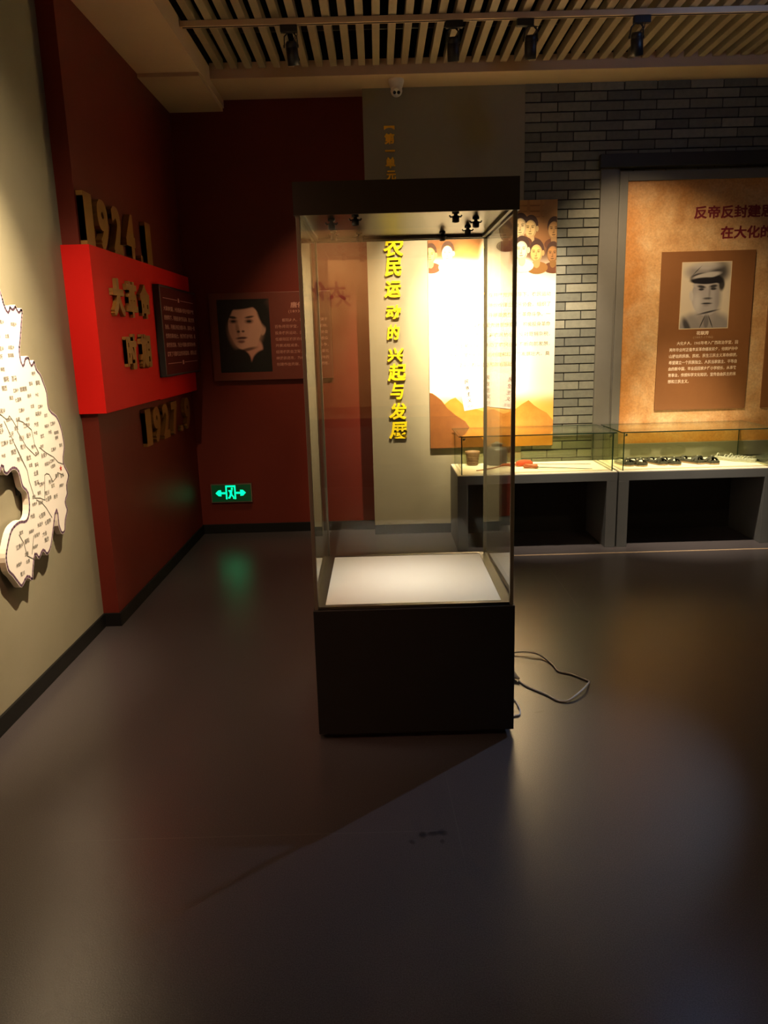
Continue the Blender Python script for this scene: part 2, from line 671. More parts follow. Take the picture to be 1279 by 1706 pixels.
structure(box_obj('wall_left', GREY_WALL, (-1.75, -1.605, YN - 0.15, 4.14, 0, 3.30)))
structure(box_obj('wall_left_red', RED_WALL, (-1.75, -1.515, 4.14, 6.28, 0, 3.30)))
structure(box_obj('wall_back_red', RED_WALL, (-1.75, -0.063, 6.275, 6.45, 0, 3.36)))
structure(box_obj('wall_back_grey', GREY_WALL, (-0.063, 1.125, 6.09, 6.45, 0, 3.36)))
structure(box_obj('wall_right', DARK_ROOM, (XR, XR + 0.15, YN - 0.15, 6.45, 0, 3.42)))
structure(box_obj('wall_front', DARK_ROOM, (-1.75, XR + 0.15, YN - 0.15, YN, 0, 3.42)))


def brick_material():
    m = mat('grey brick', (0.12, 0.12, 0.10), 0.75)
    b = m.node_tree.nodes['Principled BSDF']
    g = nd(m, 'ShaderNodeNewGeometry')
    cr = nd(m, 'ShaderNodeValToRGB')
    e = cr.color_ramp.elements
    e[0].position, e[0].color = 0.0, (0.095, 0.097, 0.080, 1)
    e[1].position, e[1].color = 1.0, (0.225, 0.217, 0.168, 1)
    x = e.new(0.55)
    x.color = (0.145, 0.145, 0.114, 1)
    x = e.new(0.85)
    x.color = (0.175, 0.172, 0.133, 1)
    lk(m, g.outputs['Random Per Island'], cr.inputs['Fac'])
    tc = nd(m, 'ShaderNodeTexCoord')
    no = nd(m, 'ShaderNodeTexNoise')
    no.inputs['Scale'].default_value = 28
    no.inputs['Detail'].default_value = 6
    lk(m, tc.outputs['Object'], no.inputs['Vector'])
    mr = nd(m, 'ShaderNodeMapRange')
    mr.inputs['To Min'].default_value = 0.72
    mr.inputs['To Max'].default_value = 1.28
    lk(m, no.outputs['Fac'], mr.inputs['Value'])
    mu = nd(m, 'ShaderNodeVectorMath', operation='SCALE')
    lk(m, cr.outputs['Color'], mu.inputs[0])
    lk(m, mr.outputs[0], mu.inputs['Scale'])
    lk(m, mu.outputs[0], b.inputs['Base Color'])
    bp = nd(m, 'ShaderNodeBump')
    bp.inputs['Strength'].default_value = 0.25
    bp.inputs['Distance'].default_value = 0.004
    lk(m, no.outputs['Fac'], bp.inputs['Height'])
    lk(m, bp.outputs['Normal'], b.inputs['Normal'])
    return m


def brick_wall():
    b = MB()
    mortar = mat('dark mortar', (0.02, 0.019, 0.017), 0.9)
    b.use(mortar).box(1.125, XR, 6.096, 6.45, 0, 3.36)
    b.use(brick_material())
    pz, px, gap = 0.0672, 0.2415, 0.009
    rows = int(3.36 / pz) + 1
    for r in range(rows):
        z1 = 3.345 - r * pz
        z0 = z1 - pz + gap
        if z1 < 0.02:
            break
        z0 = max(z0, 0.0)
        x = 1.1255 - (px / 2 if r % 2 else 0.0) - (0.0 if r < 8 else 0.03)
        while x < XR - 0.01:
            a, c = max(x, 1.1255), min(x + px - gap, XR - 0.005)
            if c - a > 0.02:
                b.box(a, c, 6.086 + random.uniform(-0.0015, 0.0015), 6.10, z0, min(z1, 3.355))
            x += px
    structure(b.build('wall_back_brick'))


brick_wall()

structure(box_obj('baseboard_left', SKIRT, (-1.605, -1.593, YN, 4.128, 0, 0.078), bevel=0.002))
structure(box_obj('baseboard_left_return', SKIRT, (-1.605, -1.503, 4.128, 4.14, 0, 0.078), bevel=0.002))
structure(box_obj('baseboard_left_red', SKIRT, (-1.515, -1.503, 4.14, 6.263, 0, 0.078), bevel=0.002))
structure(box_obj('baseboard_back_red', SKIRT, (-1.515, -0.063, 6.263, 6.275, 0, 0.078), bevel=0.002))
structure(box_obj('baseboard_back_grey', SKIRT, (-0.063, 1.125, 6.078, 6.09, 0, 0.078), bevel=0.002))
structure(box_obj('trim_1', mat('pale floor joint', (0.34, 0.25, 0.17), 0.4), (0.30, XR, 5.335, 5.352, -0.002, 0.0022)))

# plaster ceiling border around the slatted field, and the black void above
b = MB()
b.use(WHITE_CEIL)
b.box(-1.75, -1.105, YN, 6.28, 3.285, 3.42)
b.box(-1.105, XR, 5.80, 6.28, ZC, 3.44)
b.box(-1.54, -1.115, 5.48, 6.28, 3.262, 3.30)
structure(b.build('ceiling'))
b = MB()
b.use(BLACK_VOID).box(-1.75, XR + 0.15, YN - 0.15, 6.45, 3.95, 4.0)
b.box(-1.75, -1.12, YN - 0.15, 6.45, 3.42, 3.95)
b.box(XR + 0.02, XR + 0.15, YN - 0.15, 6.45, 3.42, 3.95)
b.box(-1.12, XR + 0.02, 5.86, 6.45, 3.44, 3.95)
b.box(-1.12, XR + 0.02, YN - 0.15, YN - 0.02, 3.42, 3.95)
structure(b.build('ceiling_void'))

# slatted ceiling: every batten a part
sc = thing('slatted_ceiling', (1.7, 1.6, 3.398), 'cream battens with black gaps hung above the plaster border', 'slatted ceiling')
sc['kind'] = 'structure'
first = None
i = 0
x = -1.053
while x < XR - 0.06:
    if first is None:
        first = box_obj('batten', SLAT, (x, x + 0.047, YN, 5.797, 3.398, 3.46), sc, bevel=0.002, seg=1)
    else:
        c = first.copy()
        COL.objects.link(c)
        c.parent = sc
        c.location = first.location + Vector((i * 0.0973, 0, 0))
    i += 1
    x += 0.0973
for yy in (5.35, 4.25, 3.0, 1.6, 0.2, -1.4):
    box_obj('hanger_bar', mat('dull steel', (0.10, 0.10, 0.09), 0.5, 0.6), (-1.1, XR - 0.02, yy, yy + 0.012, 3.462, 3.50), sc)

# ------------------------------------------------------------------ glass display case
CX0, CX1, CY0, CY1 = -0.277, 0.500, 2.785, 3.552
case = thing('glass_display_case', (0.11, 3.17, 0), 'tall empty glass display case with black base and black top standing mid floor', 'display case')
b = MB()
b.use(CASE_BLACK).box(CX0, CX1, CY0, CY1, 0.022, 0.5425, bevel=0.003)
base = b.build('base_cabinet', None, case)
box_obj('plinth', BLACK_METAL, (CX0 + 0.03, CX1 - 0.03, CY0 + 0.03, CY1 - 0.03, 0.0, 0.022), case)
b = MB()
b.use(mat('black rim paint', (0.022, 0.021, 0.02), 0.35))
b.box(CX0 + 0.012, CX0 + 0.045, CY0 + 0.02, CY1 - 0.02, 0.5425, 0.551)
b.box(CX1 - 0.045, CX1 - 0.012, CY0 + 0.02, CY1 - 0.02, 0.5425, 0.551)
b.box(CX0 + 0.045, CX1 - 0.045, CY0 + 0.02, CY0 + 0.045, 0.5425, 0.551)
b.box(CX0 + 0.045, CX1 - 0.045, CY1 - 0.045, CY1 - 0.02, 0.5425, 0.551)
b.build('deck_rim', None, case)
box_obj('deck_board', DECK, (CX0 + 0.045, CX1 - 0.045, CY0 + 0.045, CY1 - 0.045, 0.5425, 0.549), case, label='off white deck board')


def pane(name, dims, thin, material, edge, parent):
    """glass sheet with its cut edges in a darker tone; thin = axis of the thickness"""
    b = MB()
    fs = b.use(material).box(*dims)
    b.use(edge)
    for f in fs:
        f.normal_update()
        if abs(f.normal[thin]) < 0.5:
            f.material_index = b.mi
    return b.build(name, None, parent)


G0, G1, GT = 0.5425, 1.985, 0.010
pane('glass_pane', (CX0 + 0.012, CX1 - 0.012, CY0 + 0.008, CY0 + 0.008 + GT, G0, G1), 1, GLASS, GLASS_EDGE, case)
pane('glass_pane', (CX0 + 0.012, CX1 - 0.012, CY1 - 0.008 - GT, CY1 - 0.008, G0, G1), 1, GLASS, GLASS_EDGE, case)
lp = pane('glass_pane', (CX0 + 0.008, CX0 + 0.008 + GT, CY0 + 0.019, CY1 - 0.019, G0, G1), 0, GLASS, GLASS_EDGE, case)
rp = pane('glass_pane', (CX1 - 0.008 - GT, CX1 - 0.008, CY0 + 0.019, CY1 - 0.019, G0, G1), 0, GLASS, GLASS_EDGE, case)
lp.rotation_euler.z = math.radians(0.4)
rp.rotation_euler.z = math.radians(0.7)      # set slightly out of square
for xx in (CX0 + 0.006, CX1 - 0.020):
    for yy in (CY0 + 0.006, CY1 - 0.020):
        box_obj('corner_strip', mat('corner seal', (0.16, 0.15, 0.12), 0.3), (xx, xx + 0.014, yy, yy + 0.014, G0, G1), case, bevel=0.002)

# the top: shell, satin soffit, and eight small spot heads
b = MB()
b.use(CASE_BLACK)
b.box(CX0, CX1, CY0, CY1, 2.02, 2.085)
b.box(CX0, CX1, CY0, CY0 + 0.008, 1.977, 2.02)
b.box(CX0, CX1, CY1 - 0.012, CY1, 1.977, 2.03)
b.box(CX0, CX0 + 0.008, CY0 + 0.008, CY1 - 0.012, 1.977, 2.03)
b.box(CX1 - 0.008, CX1, CY0 + 0.008, CY1 - 0.012, 1.977, 2.03)
cap = b.build('top_cap', None, case)


def soffit_material():
    m = mottled('satin brown soffit', (0.030, 0.016, 0.007), (0.060, 0.036, 0.016), 3, 0.30, 0.0, stretch=(1, 22, 1), metal=0.75)  # streaks in the colour imitate polished reflections
    return m


box_obj('cap_soffit', soffit_material(), (CX0 + 0.018, CX1 - 0.018, CY0 + 0.020, CY1 - 0.022, 1.992, 2.02), cap, label='satin brown underside')
b = MB()
rimb = mat('black rim paint', (0, 0, 0))
b.use(rimb)
b.box(CX0 + 0.0182, CX0 + 0.030, CY0 + 0.02, CY1 - 0.022, 1.980, 1.992)
b.box(CX1 - 0.030, CX1 - 0.0182, CY0 + 0.02, CY1 - 0.022, 1.980, 1.992)
b.box(CX0 + 0.03, CX1 - 0.03, CY1 - 0.034, CY1 - 0.022, 1.980, 1.992)
b.build('cap_rim', None, cap)
for (sx, sy) in ((0.290, 2.885), (0.380, 3.03), (0.375, 3.25), (0.285, 3.40), (-0.158, 2.98), (-0.068, 2.90), (-0.064, 3.36), (-0.168, 3.29)):
    b = MB()
    b.use(BLACK_METAL)
    b.lathe([(0.0, 0.0), (0.013, 0.0), (0.013, -0.008), (0.007, -0.009), (0.007, -0.014), (0.0125, -0.016), (0.0125, -0.036), (0.0105, -0.037), (0.0105, -0.033), (0, -0.033)], (sx, sy, 1.992), 16)
    for s in (-1, 1):
        b.tube([(sx + s * 0.010, sy, 1.974), (sx + s * 0.018, sy, 1.973), (sx + s * 0.022, sy, 1.979)], 0.003, 6)
    b.build('spot_head', None, cap)
    cl = spot('case_lamp', (sx, sy, 1.952), (0.11 + (sx - 0.11) * 0.6, 3.17 + (sy - 3.17) * 0.6, 0.55), 13, 36, 1.0, (1.0, 0.93, 0.84), 0.01)

# power lead on the floor
lead = thing('power_lead', (0.75, 3.3, 0), 'pale grey power lead looped on the floor right of the display case', 'cable')
L = [(0.515, 3.572), (0.60, 3.572), (0.683, 3.567), (0.728, 3.546), (0.761, 3.525), (0.787, 3.473), (0.80, 3.42), (0.806, 3.364), (0.825, 3.341), (0.859, 3.322),
     (0.886, 3.288), (0.914, 3.25), (0.92, 3.226), (0.898, 3.177), (0.859, 3.12), (0.81, 3.068), (0.772, 3.046), (0.736, 3.059), (0.702, 3.115), (0.659, 3.166), (0.627, 3.21), (0.606, 3.262)]


def smooth(pts, n=5):
    out = []
    P = [Vector(p) for p in pts]
    for i in range(len(P) - 1):
        p0, p1, p2, p3 = P[max(i - 1, 0)], P[i], P[i + 1], P[min(i + 2, len(P) - 1)]
        for k in range(n):
            t = k / n
            out.append(0.5 * ((2 * p1) + (-p0 + p2) * t + (2 * p0 - 5 * p1 + 4 * p2 - p3) * t * t + (-p0 + 3 * p1 - 3 * p2 + p3) * t ** 3))
    out.append(P[-1])
    return out


def zlift(i, n):
    return 0.004 + 0.014 * max(0.0, math.sin(i / n * math.pi * 4)) ** 2


n = len(L)
b = MB()
b.use(CABLE_GREY).tube(smooth([(p[0], p[1], zlift(i, n)) for i, p in enumerate(L)]), 0.0042, 8)
b.build('cord', None, lead)
b = MB()
b.use(WHITE_PLASTIC).tube([(0.606, 3.262, 0.014), (0.597, 3.278, 0.016), (0.585, 3.298, 0.018), (0.552, 3.352, 0.018)], [0.006, 0.010, 0.017, 0.018], 12)
b.build('plug', None, lead, label='white plug')
b = MB()
b.use(CABLE_GREY).tube(smooth([(0.509, 3.16, 0.05, )[:3], (0.53, 3.13, 0.02), (0.555, 3.06, 0.004), (0.560, 3.00, 0.004), (0.556, 2.956, 0.004), (0.545, 2.935, 0.004), (0.512, 2.925, 0.004)]), 0.0035, 8)
tag(b.build('thin_cable'), 'short thin cord bowed out beside the lower right of the display case', 'cable')

# ------------------------------------------------------------------ lighting track
trk = thing('lighting_track', (1.7, TRACK_Y, 3.37), 'pale lighting track running across below the ceiling battens', 'lighting track')
b = MB()
b.use(WHITE_CEIL).box(-1.104, XR - 0.03, TRACK_Y - 0.018, TRACK_Y + 0.018, 3.366, 3.398, bevel=0.002)
b.build('rail', None, trk)
box_obj('conductor_slot', BLACK_VOID, (-1.09, XR - 0.05, TRACK_Y - 0.006, TRACK_Y + 0.006, 3.3645, 3.3662), trk)

HEAD_LABELS = [
    'black track spotlight hanging above the dark red back wall, left of the security camera',
    'black track spotlight nearest right of the security camera, body hanging straight down',
    'black track spotlight above the join of grey wall and brickwork',
    'black track spotlight above the brickwork, furthest right and slightly tilted',
]
for (hx, ax, dst, pw, ang, colr), lab in zip(HEADS, HEAD_LABELS):
    t = thing('track_spotlight', (ax, TRACK_Y, 3.33), lab, 'spotlight', 'track spotlights under the slatted ceiling')
    box_obj('adaptor', BLACK_METAL, (ax - 0.050, ax + 0.050, TRACK_Y - 0.016, TRACK_Y + 0.016, 3.326, 3.3645), t, bevel=0.003)
    top = Vector((hx, TRACK_Y + 0.01, 3.285))
    d = (Vector(dst) - top).normalized()
    axis = (Vector((d.x * 0.6, d.y * 0.55, d.z))).normalized()
    b = MB()
    b.use(BLACK_METAL)
    for s in (-1, 1):
        b.tube([(hx + s * 0.014, TRACK_Y, 3.328), (hx + s * 0.036, TRACK_Y, 3.305), (hx + s * 0.039, TRACK_Y + 0.014, 3.262)], 0.0045, 6)
        b.lathe([(0, -0.004), (0.009, -0.004), (0.009, 0.004), (0, 0.004)], (hx + s * 0.041, TRACK_Y + 0.014, 3.258), 12, (1, 0, 0))
    b.tube([(hx - 0.018, TRACK_Y, 3.327), (hx + 0.018, TRACK_Y, 3.327)], 0.006, 8)
    b.build('yoke', None, t)
    b = MB()
    b.use(BLACK_METAL)
    b.lathe([(0, 0), (0.026, 0), (0.033, 0.012), (0.034, 0.030), (0.032, 0.032), (0.035, 0.034), (0.035, 0.125), (0.031, 0.126), (0.029, 0.112), (0, 0.112)], top + Vector((0, 0.0, 0.0)), 24, axis)
    b.build('barrel', None, t)
    b = MB()
    b.use(mat('lamp lens', (0.9, 0.8, 0.6), 0.3, emit=colr, estr=6.0)).lathe([(0, 0.1125), (0.027, 0.1125), (0.027, 0.1135), (0, 0.1135)], top, 16, axis)
    b.build('lens', None, t)
    for s in (0, 1):
        b = MB()
        b.use(BLACK_METAL).tube(smooth([(ax + 0.012 + 0.012 * s, TRACK_Y, 3.328), (hx + 0.028 + 0.012 * s, TRACK_Y - 0.012, 3.318), (hx + 0.026 + 0.010 * s, TRACK_Y - 0.01, 3.298), (hx + 0.012 + 0.004 * s, TRACK_Y + 0.008, 3.281)]), 0.0022, 6)
        b.build('flex', None, t)
    lo = spot('track_lamp', top + axis * 0.13, dst, pw, ang, 1.0, colr)
    lo.parent = t
    lo.location = lo.location - Vector(t.location)
    if pw > 1000:                                    # reflector spill around the hot beam
        lo = spot('track_lamp_spill', top + axis * 0.13, (0.44, 6.09, 1.62), 820, 48, 1.0, colr)
        lo.parent = t
        lo.location = lo.location - Vector(t.location)

# security camera under the plaster border
cc = thing('security_camera', (0.181, 5.915, ZC), 'white turret security camera under the ceiling border above the grey wall', 'camera')
b = MB()
b.use(WHITE_PLASTIC).lathe([(0, 0), (0.054, 0), (0.055, -0.012), (0.050, -0.030), (0.043, -0.052), (0.036, -0.060), (0, -0.060)], (0.181, 5.915, ZC), 28)
b.build('mount', None, cc)
b = MB()
prof = [(0.041 * math.sin(t * math.pi / 14), -0.041 * math.cos(t * math.pi / 14)) for t in range(12)]
b.use(WHITE_PLASTIC).lathe([(0.0 if r < 1e-4 else r, h) for r, h in prof] + [(0.030, 0.030), (0, 0.030)], (0.181, 5.908, ZC - 0.074), 28, (0, -0.80, -0.55))
ball = b.build('turret', None, cc)
ax_ = Vector((0, -0.80, -0.55)).normalized()
for s in (-1, 1):
    b = MB()
    b.use(mat('black lens', (0.005, 0.005, 0.006), 0.1)).lathe([(0, 0.0), (0.0115, 0), (0.0115, 0.004), (0.007, 0.005), (0, 0.005)], Vector((0.181 + s * 0.0145, 5.908, ZC - 0.074)) + ax_ * 0.029, 16, ax_)
    b.build('lens', None, ball)

# ------------------------------------------------------------------ map on the left wall
mp_t = thing('wall_map', (-1.60, 3.1, 0.55), 'white cut-out relief map with violet border on the grey left wall', 'map')
OUT = [(3.324, 1.779), (3.337, 1.742), (3.358, 1.716), (3.379, 1.739), (3.405, 1.729), (3.434, 1.744), (3.457, 1.72), (3.481, 1.732), (3.499, 1.721), (3.478, 1.669), (3.448, 1.6), (3.422, 1.543), (3.433, 1.491), (3.459, 1.519), (3.5, 1.524), (3.517, 1.489), (3.549, 1.506), (3.566, 1.469), (3.601, 1.444), (3.62, 1.412), (3.648, 1.355), (3.65, 1.28), (3.721, 1.241), (3.755, 1.193), (3.774, 1.125), (3.771, 1.072), (3.74, 1.01), (3.782, 0.95), (3.78, 0.923), (3.747, 0.888), (3.745, 0.848), (3.708, 0.815), (3.722, 0.771), (3.682, 0.726), (3.661, 0.677), (3.618, 0.674), (3.591, 0.721), (3.59, 0.794), (3.538, 0.721), (3.485, 0.643), (3.433, 0.619), (3.398, 0.648), (3.349, 0.624), (3.316, 0.652), (3.279, 0.589), (3.26, 0.551), (3.215, 0.578), (3.156, 0.554), (3.117, 0.591), (3.09, 0.623), (3.057, 0.657), (3.051, 0.716), (3.079, 0.766), (3.134, 0.821), (3.212, 0.837), (3.274, 0.828), (3.309, 0.863), (3.317, 0.933), (3.276, 0.971), (3.258, 1.039), (3.214, 1.058), (3.162, 1.044), (3.132, 1.06), (3.127, 1.083), (3.06, 1.03), (2.98, 1.06), (2.90, 0.98), (2.80, 1.02), (2.70, 0.97), (2.62, 1.05), (2.50, 1.08), (2.44, 1.20), (2.36, 1.26), (2.38, 1.40), (2.46, 1.50), (2.44, 1.62), (2.56, 1.70), (2.66, 1.82), (2.78, 1.80), (2.90, 1.92), (3.02, 1.90), (3.12, 1.98), (3.22, 1.90), (3.28, 1.86)]
XF = -1.562


def round_off(poly, n=3):
    k = len(poly)
    out = []
    for i in range(k):
        p0, p1, p2, p3 = (Vector(poly[(i + j - 1) % k]) for j in range(4))
        for q in range(n):
            t = q / n
            out.append(tuple(0.5 * ((2 * p1) + (-p0 + p2) * t + (2 * p0 - 5 * p1 + 4 * p2 - p3) * t * t + (-p0 + 3 * p1 - 3 * p2 + p3) * t ** 3)))
    return out


SOUT = round_off(OUT)
b = MB()
b.use(MAP_WHITE).prism(SOUT, LEFT, (-1.588, 0, 0), XF + 1.588, MAP_EDGE)
b.build('board', None, mp_t)


def inset(poly, d):
    out = []
    k = len(poly)
    A = sum(poly[i][0] * poly[(i + 1) % k][1] - poly[(i + 1) % k][0] * poly[i][1] for i in range(k))
    s = 1 if A > 0 else -1
    for i in range(k):
        p, q, r = Vector(poly[i - 1]), Vector(poly[i]), Vector(poly[(i + 1) % k])
        n1 = Vector((-(q - p).y, (q - p).x)).normalized() * s
        n2 = Vector((-(r - q).y, (r - q).x)).normalized() * s
        m_ = (n1 + n2)
        m_ = m_.normalized() if m_.length > 1e-6 else n1
        out.append((q.x + m_.x * d, q.y + m_.y * d))
    return out


def ribbon(b, pts, x, w):
    """flat line printed on the map face"""
    for (a, c) in zip(pts[:-1], pts[1:]):
        a, c = Vector(a), Vector(c)
        t = (c - a)
        if t.length < 1e-6:
            continue
        nn = Vector((-t.y, t.x)).normalized() * w / 2
        e = t.normalized() * w * 0.3
        b.quad((x, *(a - nn - e)), (x, *(c - nn + e)), (x, *(c + nn + e)), (x, *(a + nn - e)))


ins = inset(SOUT, 0.008)
b = MB()
b.use(MAP_LINE)
ribbon(b, ins + [ins[0]], XF + 0.0006, 0.011)
b.build('border_line', None, mp_t, recalc=True)
RIV = [[(3.05, 1.24), (3.12, 1.30), (3.176, 1.294), (3.224, 1.267), (3.247, 1.283), (3.27, 1.263), (3.299, 1.228), (3.303, 1.209), (3.364, 1.137), (3.444, 1.083), (3.479, 1.092), (3.448, 1.135), (3.435, 1.203), (3.364, 1.244), (3.317, 1.258), (3.304, 1.227)],
       [(3.196, 1.266), (3.241, 1.194), (3.301, 1.095), (3.337, 1.044)], [(3.492, 1.115), (3.556, 1.081), (3.63, 1.05), (3.676, 1.017), (3.73, 1.0)],
       [(3.26, 1.161), (3.303, 1.099), (3.345, 1.032), (3.35, 0.986), (3.381, 0.901), (3.435, 0.89), (3.479, 0.872), (3.511, 0.983), (3.532, 0.987), (3.56, 0.978), (3.59, 0.938), (3.636, 0.952), (3.653, 0.971), (3.722, 0.946)],
       [(3.396, 0.889), (3.447, 0.866), (3.487, 0.831), (3.532, 0.777)], [(3.193, 0.779), (3.224, 0.734), (3.241, 0.671), (3.288, 0.645)], [(3.325, 0.741), (3.286, 0.667)],
       [(2.6, 1.6), (2.75, 1.5), (2.85, 1.52), (2.95, 1.4), (3.05, 1.24)]]
for l in RIV:
    b = MB()
    b.use(MAP_RIVER)
    ribbon(b, l, XF + 0.0008, 0.0045)
    b.build('river_line', None, mp_t)


def inside(p, poly):
    r = False
    k = len(poly)
    for i in range(k):
        a, c = poly[i], poly[(i + 1) % k]
        if (a[1] > p[1]) != (c[1] > p[1]) and p[0] < (c[0] - a[0]) * (p[1] - a[1]) / (c[1] - a[1]) + a[0]:
            r = not r
    return r


NAMES = ['永安乡', '北景', '江南乡', '古文', '雅龙', '岩滩镇', '板升', '都阳', '百马', '贡川', '六也', '共和乡', '羌圩', '乙圩', '大化', '镇西', '七百弄']
NM = {}
b = MB()
b.use(INK_GREY)
safe = inset(OUT, 0.045)
random.seed(11)
zz = 0.60
while zz < 1.95:
    yy = 2.42 + random.uniform(0, 0.08)
    while yy < 3.8:
        p = (yy + random.uniform(-0.02, 0.02), zz + random.uniform(-0.014, 0.014))
        if inside(p, safe) and random.random() < 0.9:
            t = random.choice(NAMES)
            me = text_mesh(t, 1.0, 0.02, 0, 1)
            h = random.choice((0.017, 0.019, 0.022))
            b.mesh(me, fit(me, p[0], p[1], None, h, LEFT, (XF + 0.001, 0, 0)))
        yy += random.uniform(0.072, 0.098)
    zz += 0.044
b.build('place_names', None, mp_t, recalc=False)
for (yy, zz) in ((3.15, 1.10), (3.32, 0.95), (3.55, 0.86), (3.25, 0.62), (3.36, 0.70), (3.68, 0.74), (3.1, 0.68), (2.6, 1.2), (2.8, 1.7), (3.4, 1.6), (3.6, 1.3)):
    box_obj('standoff', BLACK_METAL, (-1.605, -1.588, yy - 0.02, yy + 0.02, zz - 0.02, zz + 0.02), mp_t)
flat('red_star_mark', mat('red map mark', (0.5, 0.04, 0.02), 0.5), [[(3.695 + 0.016 * (1 if k % 2 == 0 else 0.45) * math.sin(k * math.pi / 5), 0.985 + 0.016 * (1 if k % 2 == 0 else 0.45) * math.cos(k * math.pi / 5)) for k in range(10)]], LEFT, (XF + 0.0012, 0, 0), mp_t, 'small red mark')

# ------------------------------------------------------------------ red boxes and gold letters on the left wall
XB = -1.458
bx = thing('red_title_box', (-1.5, 4.7, 1.21), 'large scarlet box on the red left wall carrying gold characters', 'box')
b = MB()
b.use(BOX_RED).prism([(-1.604, 4.112), (XB, 4.112), (XB, 5.188), (-1.514, 5.188), (-1.514, 4.139), (-1.604, 4.139)], Matrix.Identity(3), (0, 0, 1.21), 0.86)
b.build('box_body', None, bx)
b2 = thing('red_panel_box', (-1.5, 5.7, 1.20), 'scarlet box behind the dark text panel, nearest the room corner', 'box')
box_obj('box_body', BOX_RED, (-1.514, XB - 0.012, 5.19, 6.255, 1.20, 2.075), b2, bevel=0.002)

tp = thing('dark_text_panel', (-1.42, 5.7, 1.345), 'dark maroon text panel with pale lines of writing on the scarlet box', 'information panel')
PX = -1.413
box_obj('board', BLACK_METAL, (XB - 0.0115, PX, 5.1895, 6.18, 1.35, 1.95), tp, bevel=0.003)
flat('printed_face', MAROON, [rect(5.20, 6.165, 1.365, 1.935)], LEFT, (PX + 0.0006, 0, 0), tp)
O = (PX + 0.0012, 0, 0)
for vz in (1.865, 1.435):
    b = MB()
    b.use(INK_PINK)
    for (a, c) in ((5.25, 5.62), (5.70, 6.10)):
        b.quad((O[0], a, vz), (O[0], c, vz), (O[0], c, vz + 0.004), (O[0], a, vz + 0.004))
    b.quad((O[0], 5.64, vz - 0.012), (O[0], 5.68, vz - 0.012), (O[0], 5.68, vz + 0.016), (O[0], 5.64, vz + 0.016))
    b.build('ruled_line', None, tp)
PTXT = ['大革命时期，大化各族人民在中国共产党', '的领导下，积极投身农民运动，建立农民', '协会，开展反帝反封建斗争，涌现出一批', '优秀的革命志士。他们传播进步思想，组', '织农民武装，为壮乡瑶寨点燃革命火种，', '谱写了可歌可泣的英勇篇章。都阳山区']
for k, t in enumerate(PTXT):
    printed('text_line', t, INK_PINK, 5.67, 1.80 - k * 0.060, 0.84, 0.034, LEFT, O, tp, bold=0.02)


def wall_letter(ch, cy, cz, w, h, x, depth, label, group, bold=0.05):
    nm = 'raised_numeral' if ch.isdigit() or ch == '.' else 'raised_character'
    return glyph(nm, ch, cy, cz, w, h, LEFT, (x, 0, 0), depth, GOLD, label, group, bold)


ORD = {'1a': 'tall gold numeral 1, nearest the grey wall, above the scarlet box', '9': 'gold numeral 9 above the scarlet box', '2': 'gold numeral 2 above the scarlet box',
       '4': 'gold numeral 4 above the scarlet box', '.': 'gold full stop in the date above the scarlet box', '1b': 'last gold numeral 1, nearest the corner, above the scarlet box'}
G_ = 'gold date above the scarlet boxes'
for ch, cy, w, lab in (('1', 4.22, 0.12, '1a'), ('9', 4.43, 0.16, '9'), ('2', 4.66, 0.16, '2'), ('4', 4.90, 0.17, '4')):
    wall_letter(ch, cy, 2.205, w, 0.265, -1.515, 0.035, ORD[lab], G_)
wall_letter('.', 5.10, 2.095, 0.045, 0.045, -1.515, 0.035, ORD['.'], G_)
wall_letter('1', 5.28, 2.205, 0.12, 0.265, -1.515, 0.035, ORD['1b'], G_)
for ch, cy, cz, w, h, lab in (('大', 4.435, 1.825, 0.19, 0.205, 'gold character 大, upper left on the scarlet box'), ('革', 4.68, 1.825, 0.19, 0.205, 'gold character 革, upper middle on the scarlet box'),
                              ('命', 4.93, 1.825, 0.20, 0.205, 'gold character 命, upper right on the scarlet box'), ('时', 4.58, 1.525, 0.19, 0.205, 'gold character 时, lower left on the scarlet box'),
                              ('期', 4.86, 1.525, 0.21, 0.205, 'gold character 期, lower right on the scarlet box')):
    wall_letter(ch, cy, cz, w, h, XB, 0.022, lab, 'gold title on the scarlet box', 0.06)
G_ = 'gold date below the scarlet boxes'
for ch, cy, w, lab in (('1', 4.93, 0.12, 'first gold numeral 1 hanging below the scarlet boxes'), ('9', 5.12, 0.16, 'first gold numeral 9, next to the 1, below the scarlet boxes'), ('2', 5.34, 0.16, 'gold numeral 2 below the scarlet boxes'),
                       ('7', 5.57, 0.16, 'gold numeral 7 before the full stop, below the scarlet boxes')):
    wall_letter(ch, cy, 1.045, w, 0.235, -1.515, 0.03, lab, G_)
wall_letter('.', 5.76, 0.95, 0.045, 0.045, -1.515, 0.03, 'gold full stop in the date below the scarlet boxes', G_)
wall_letter('9', 5.95, 1.045, 0.16, 0.235, -1.515, 0.03, 'last gold numeral 9, after the full stop nearest the corner, below the scarlet boxes', G_)

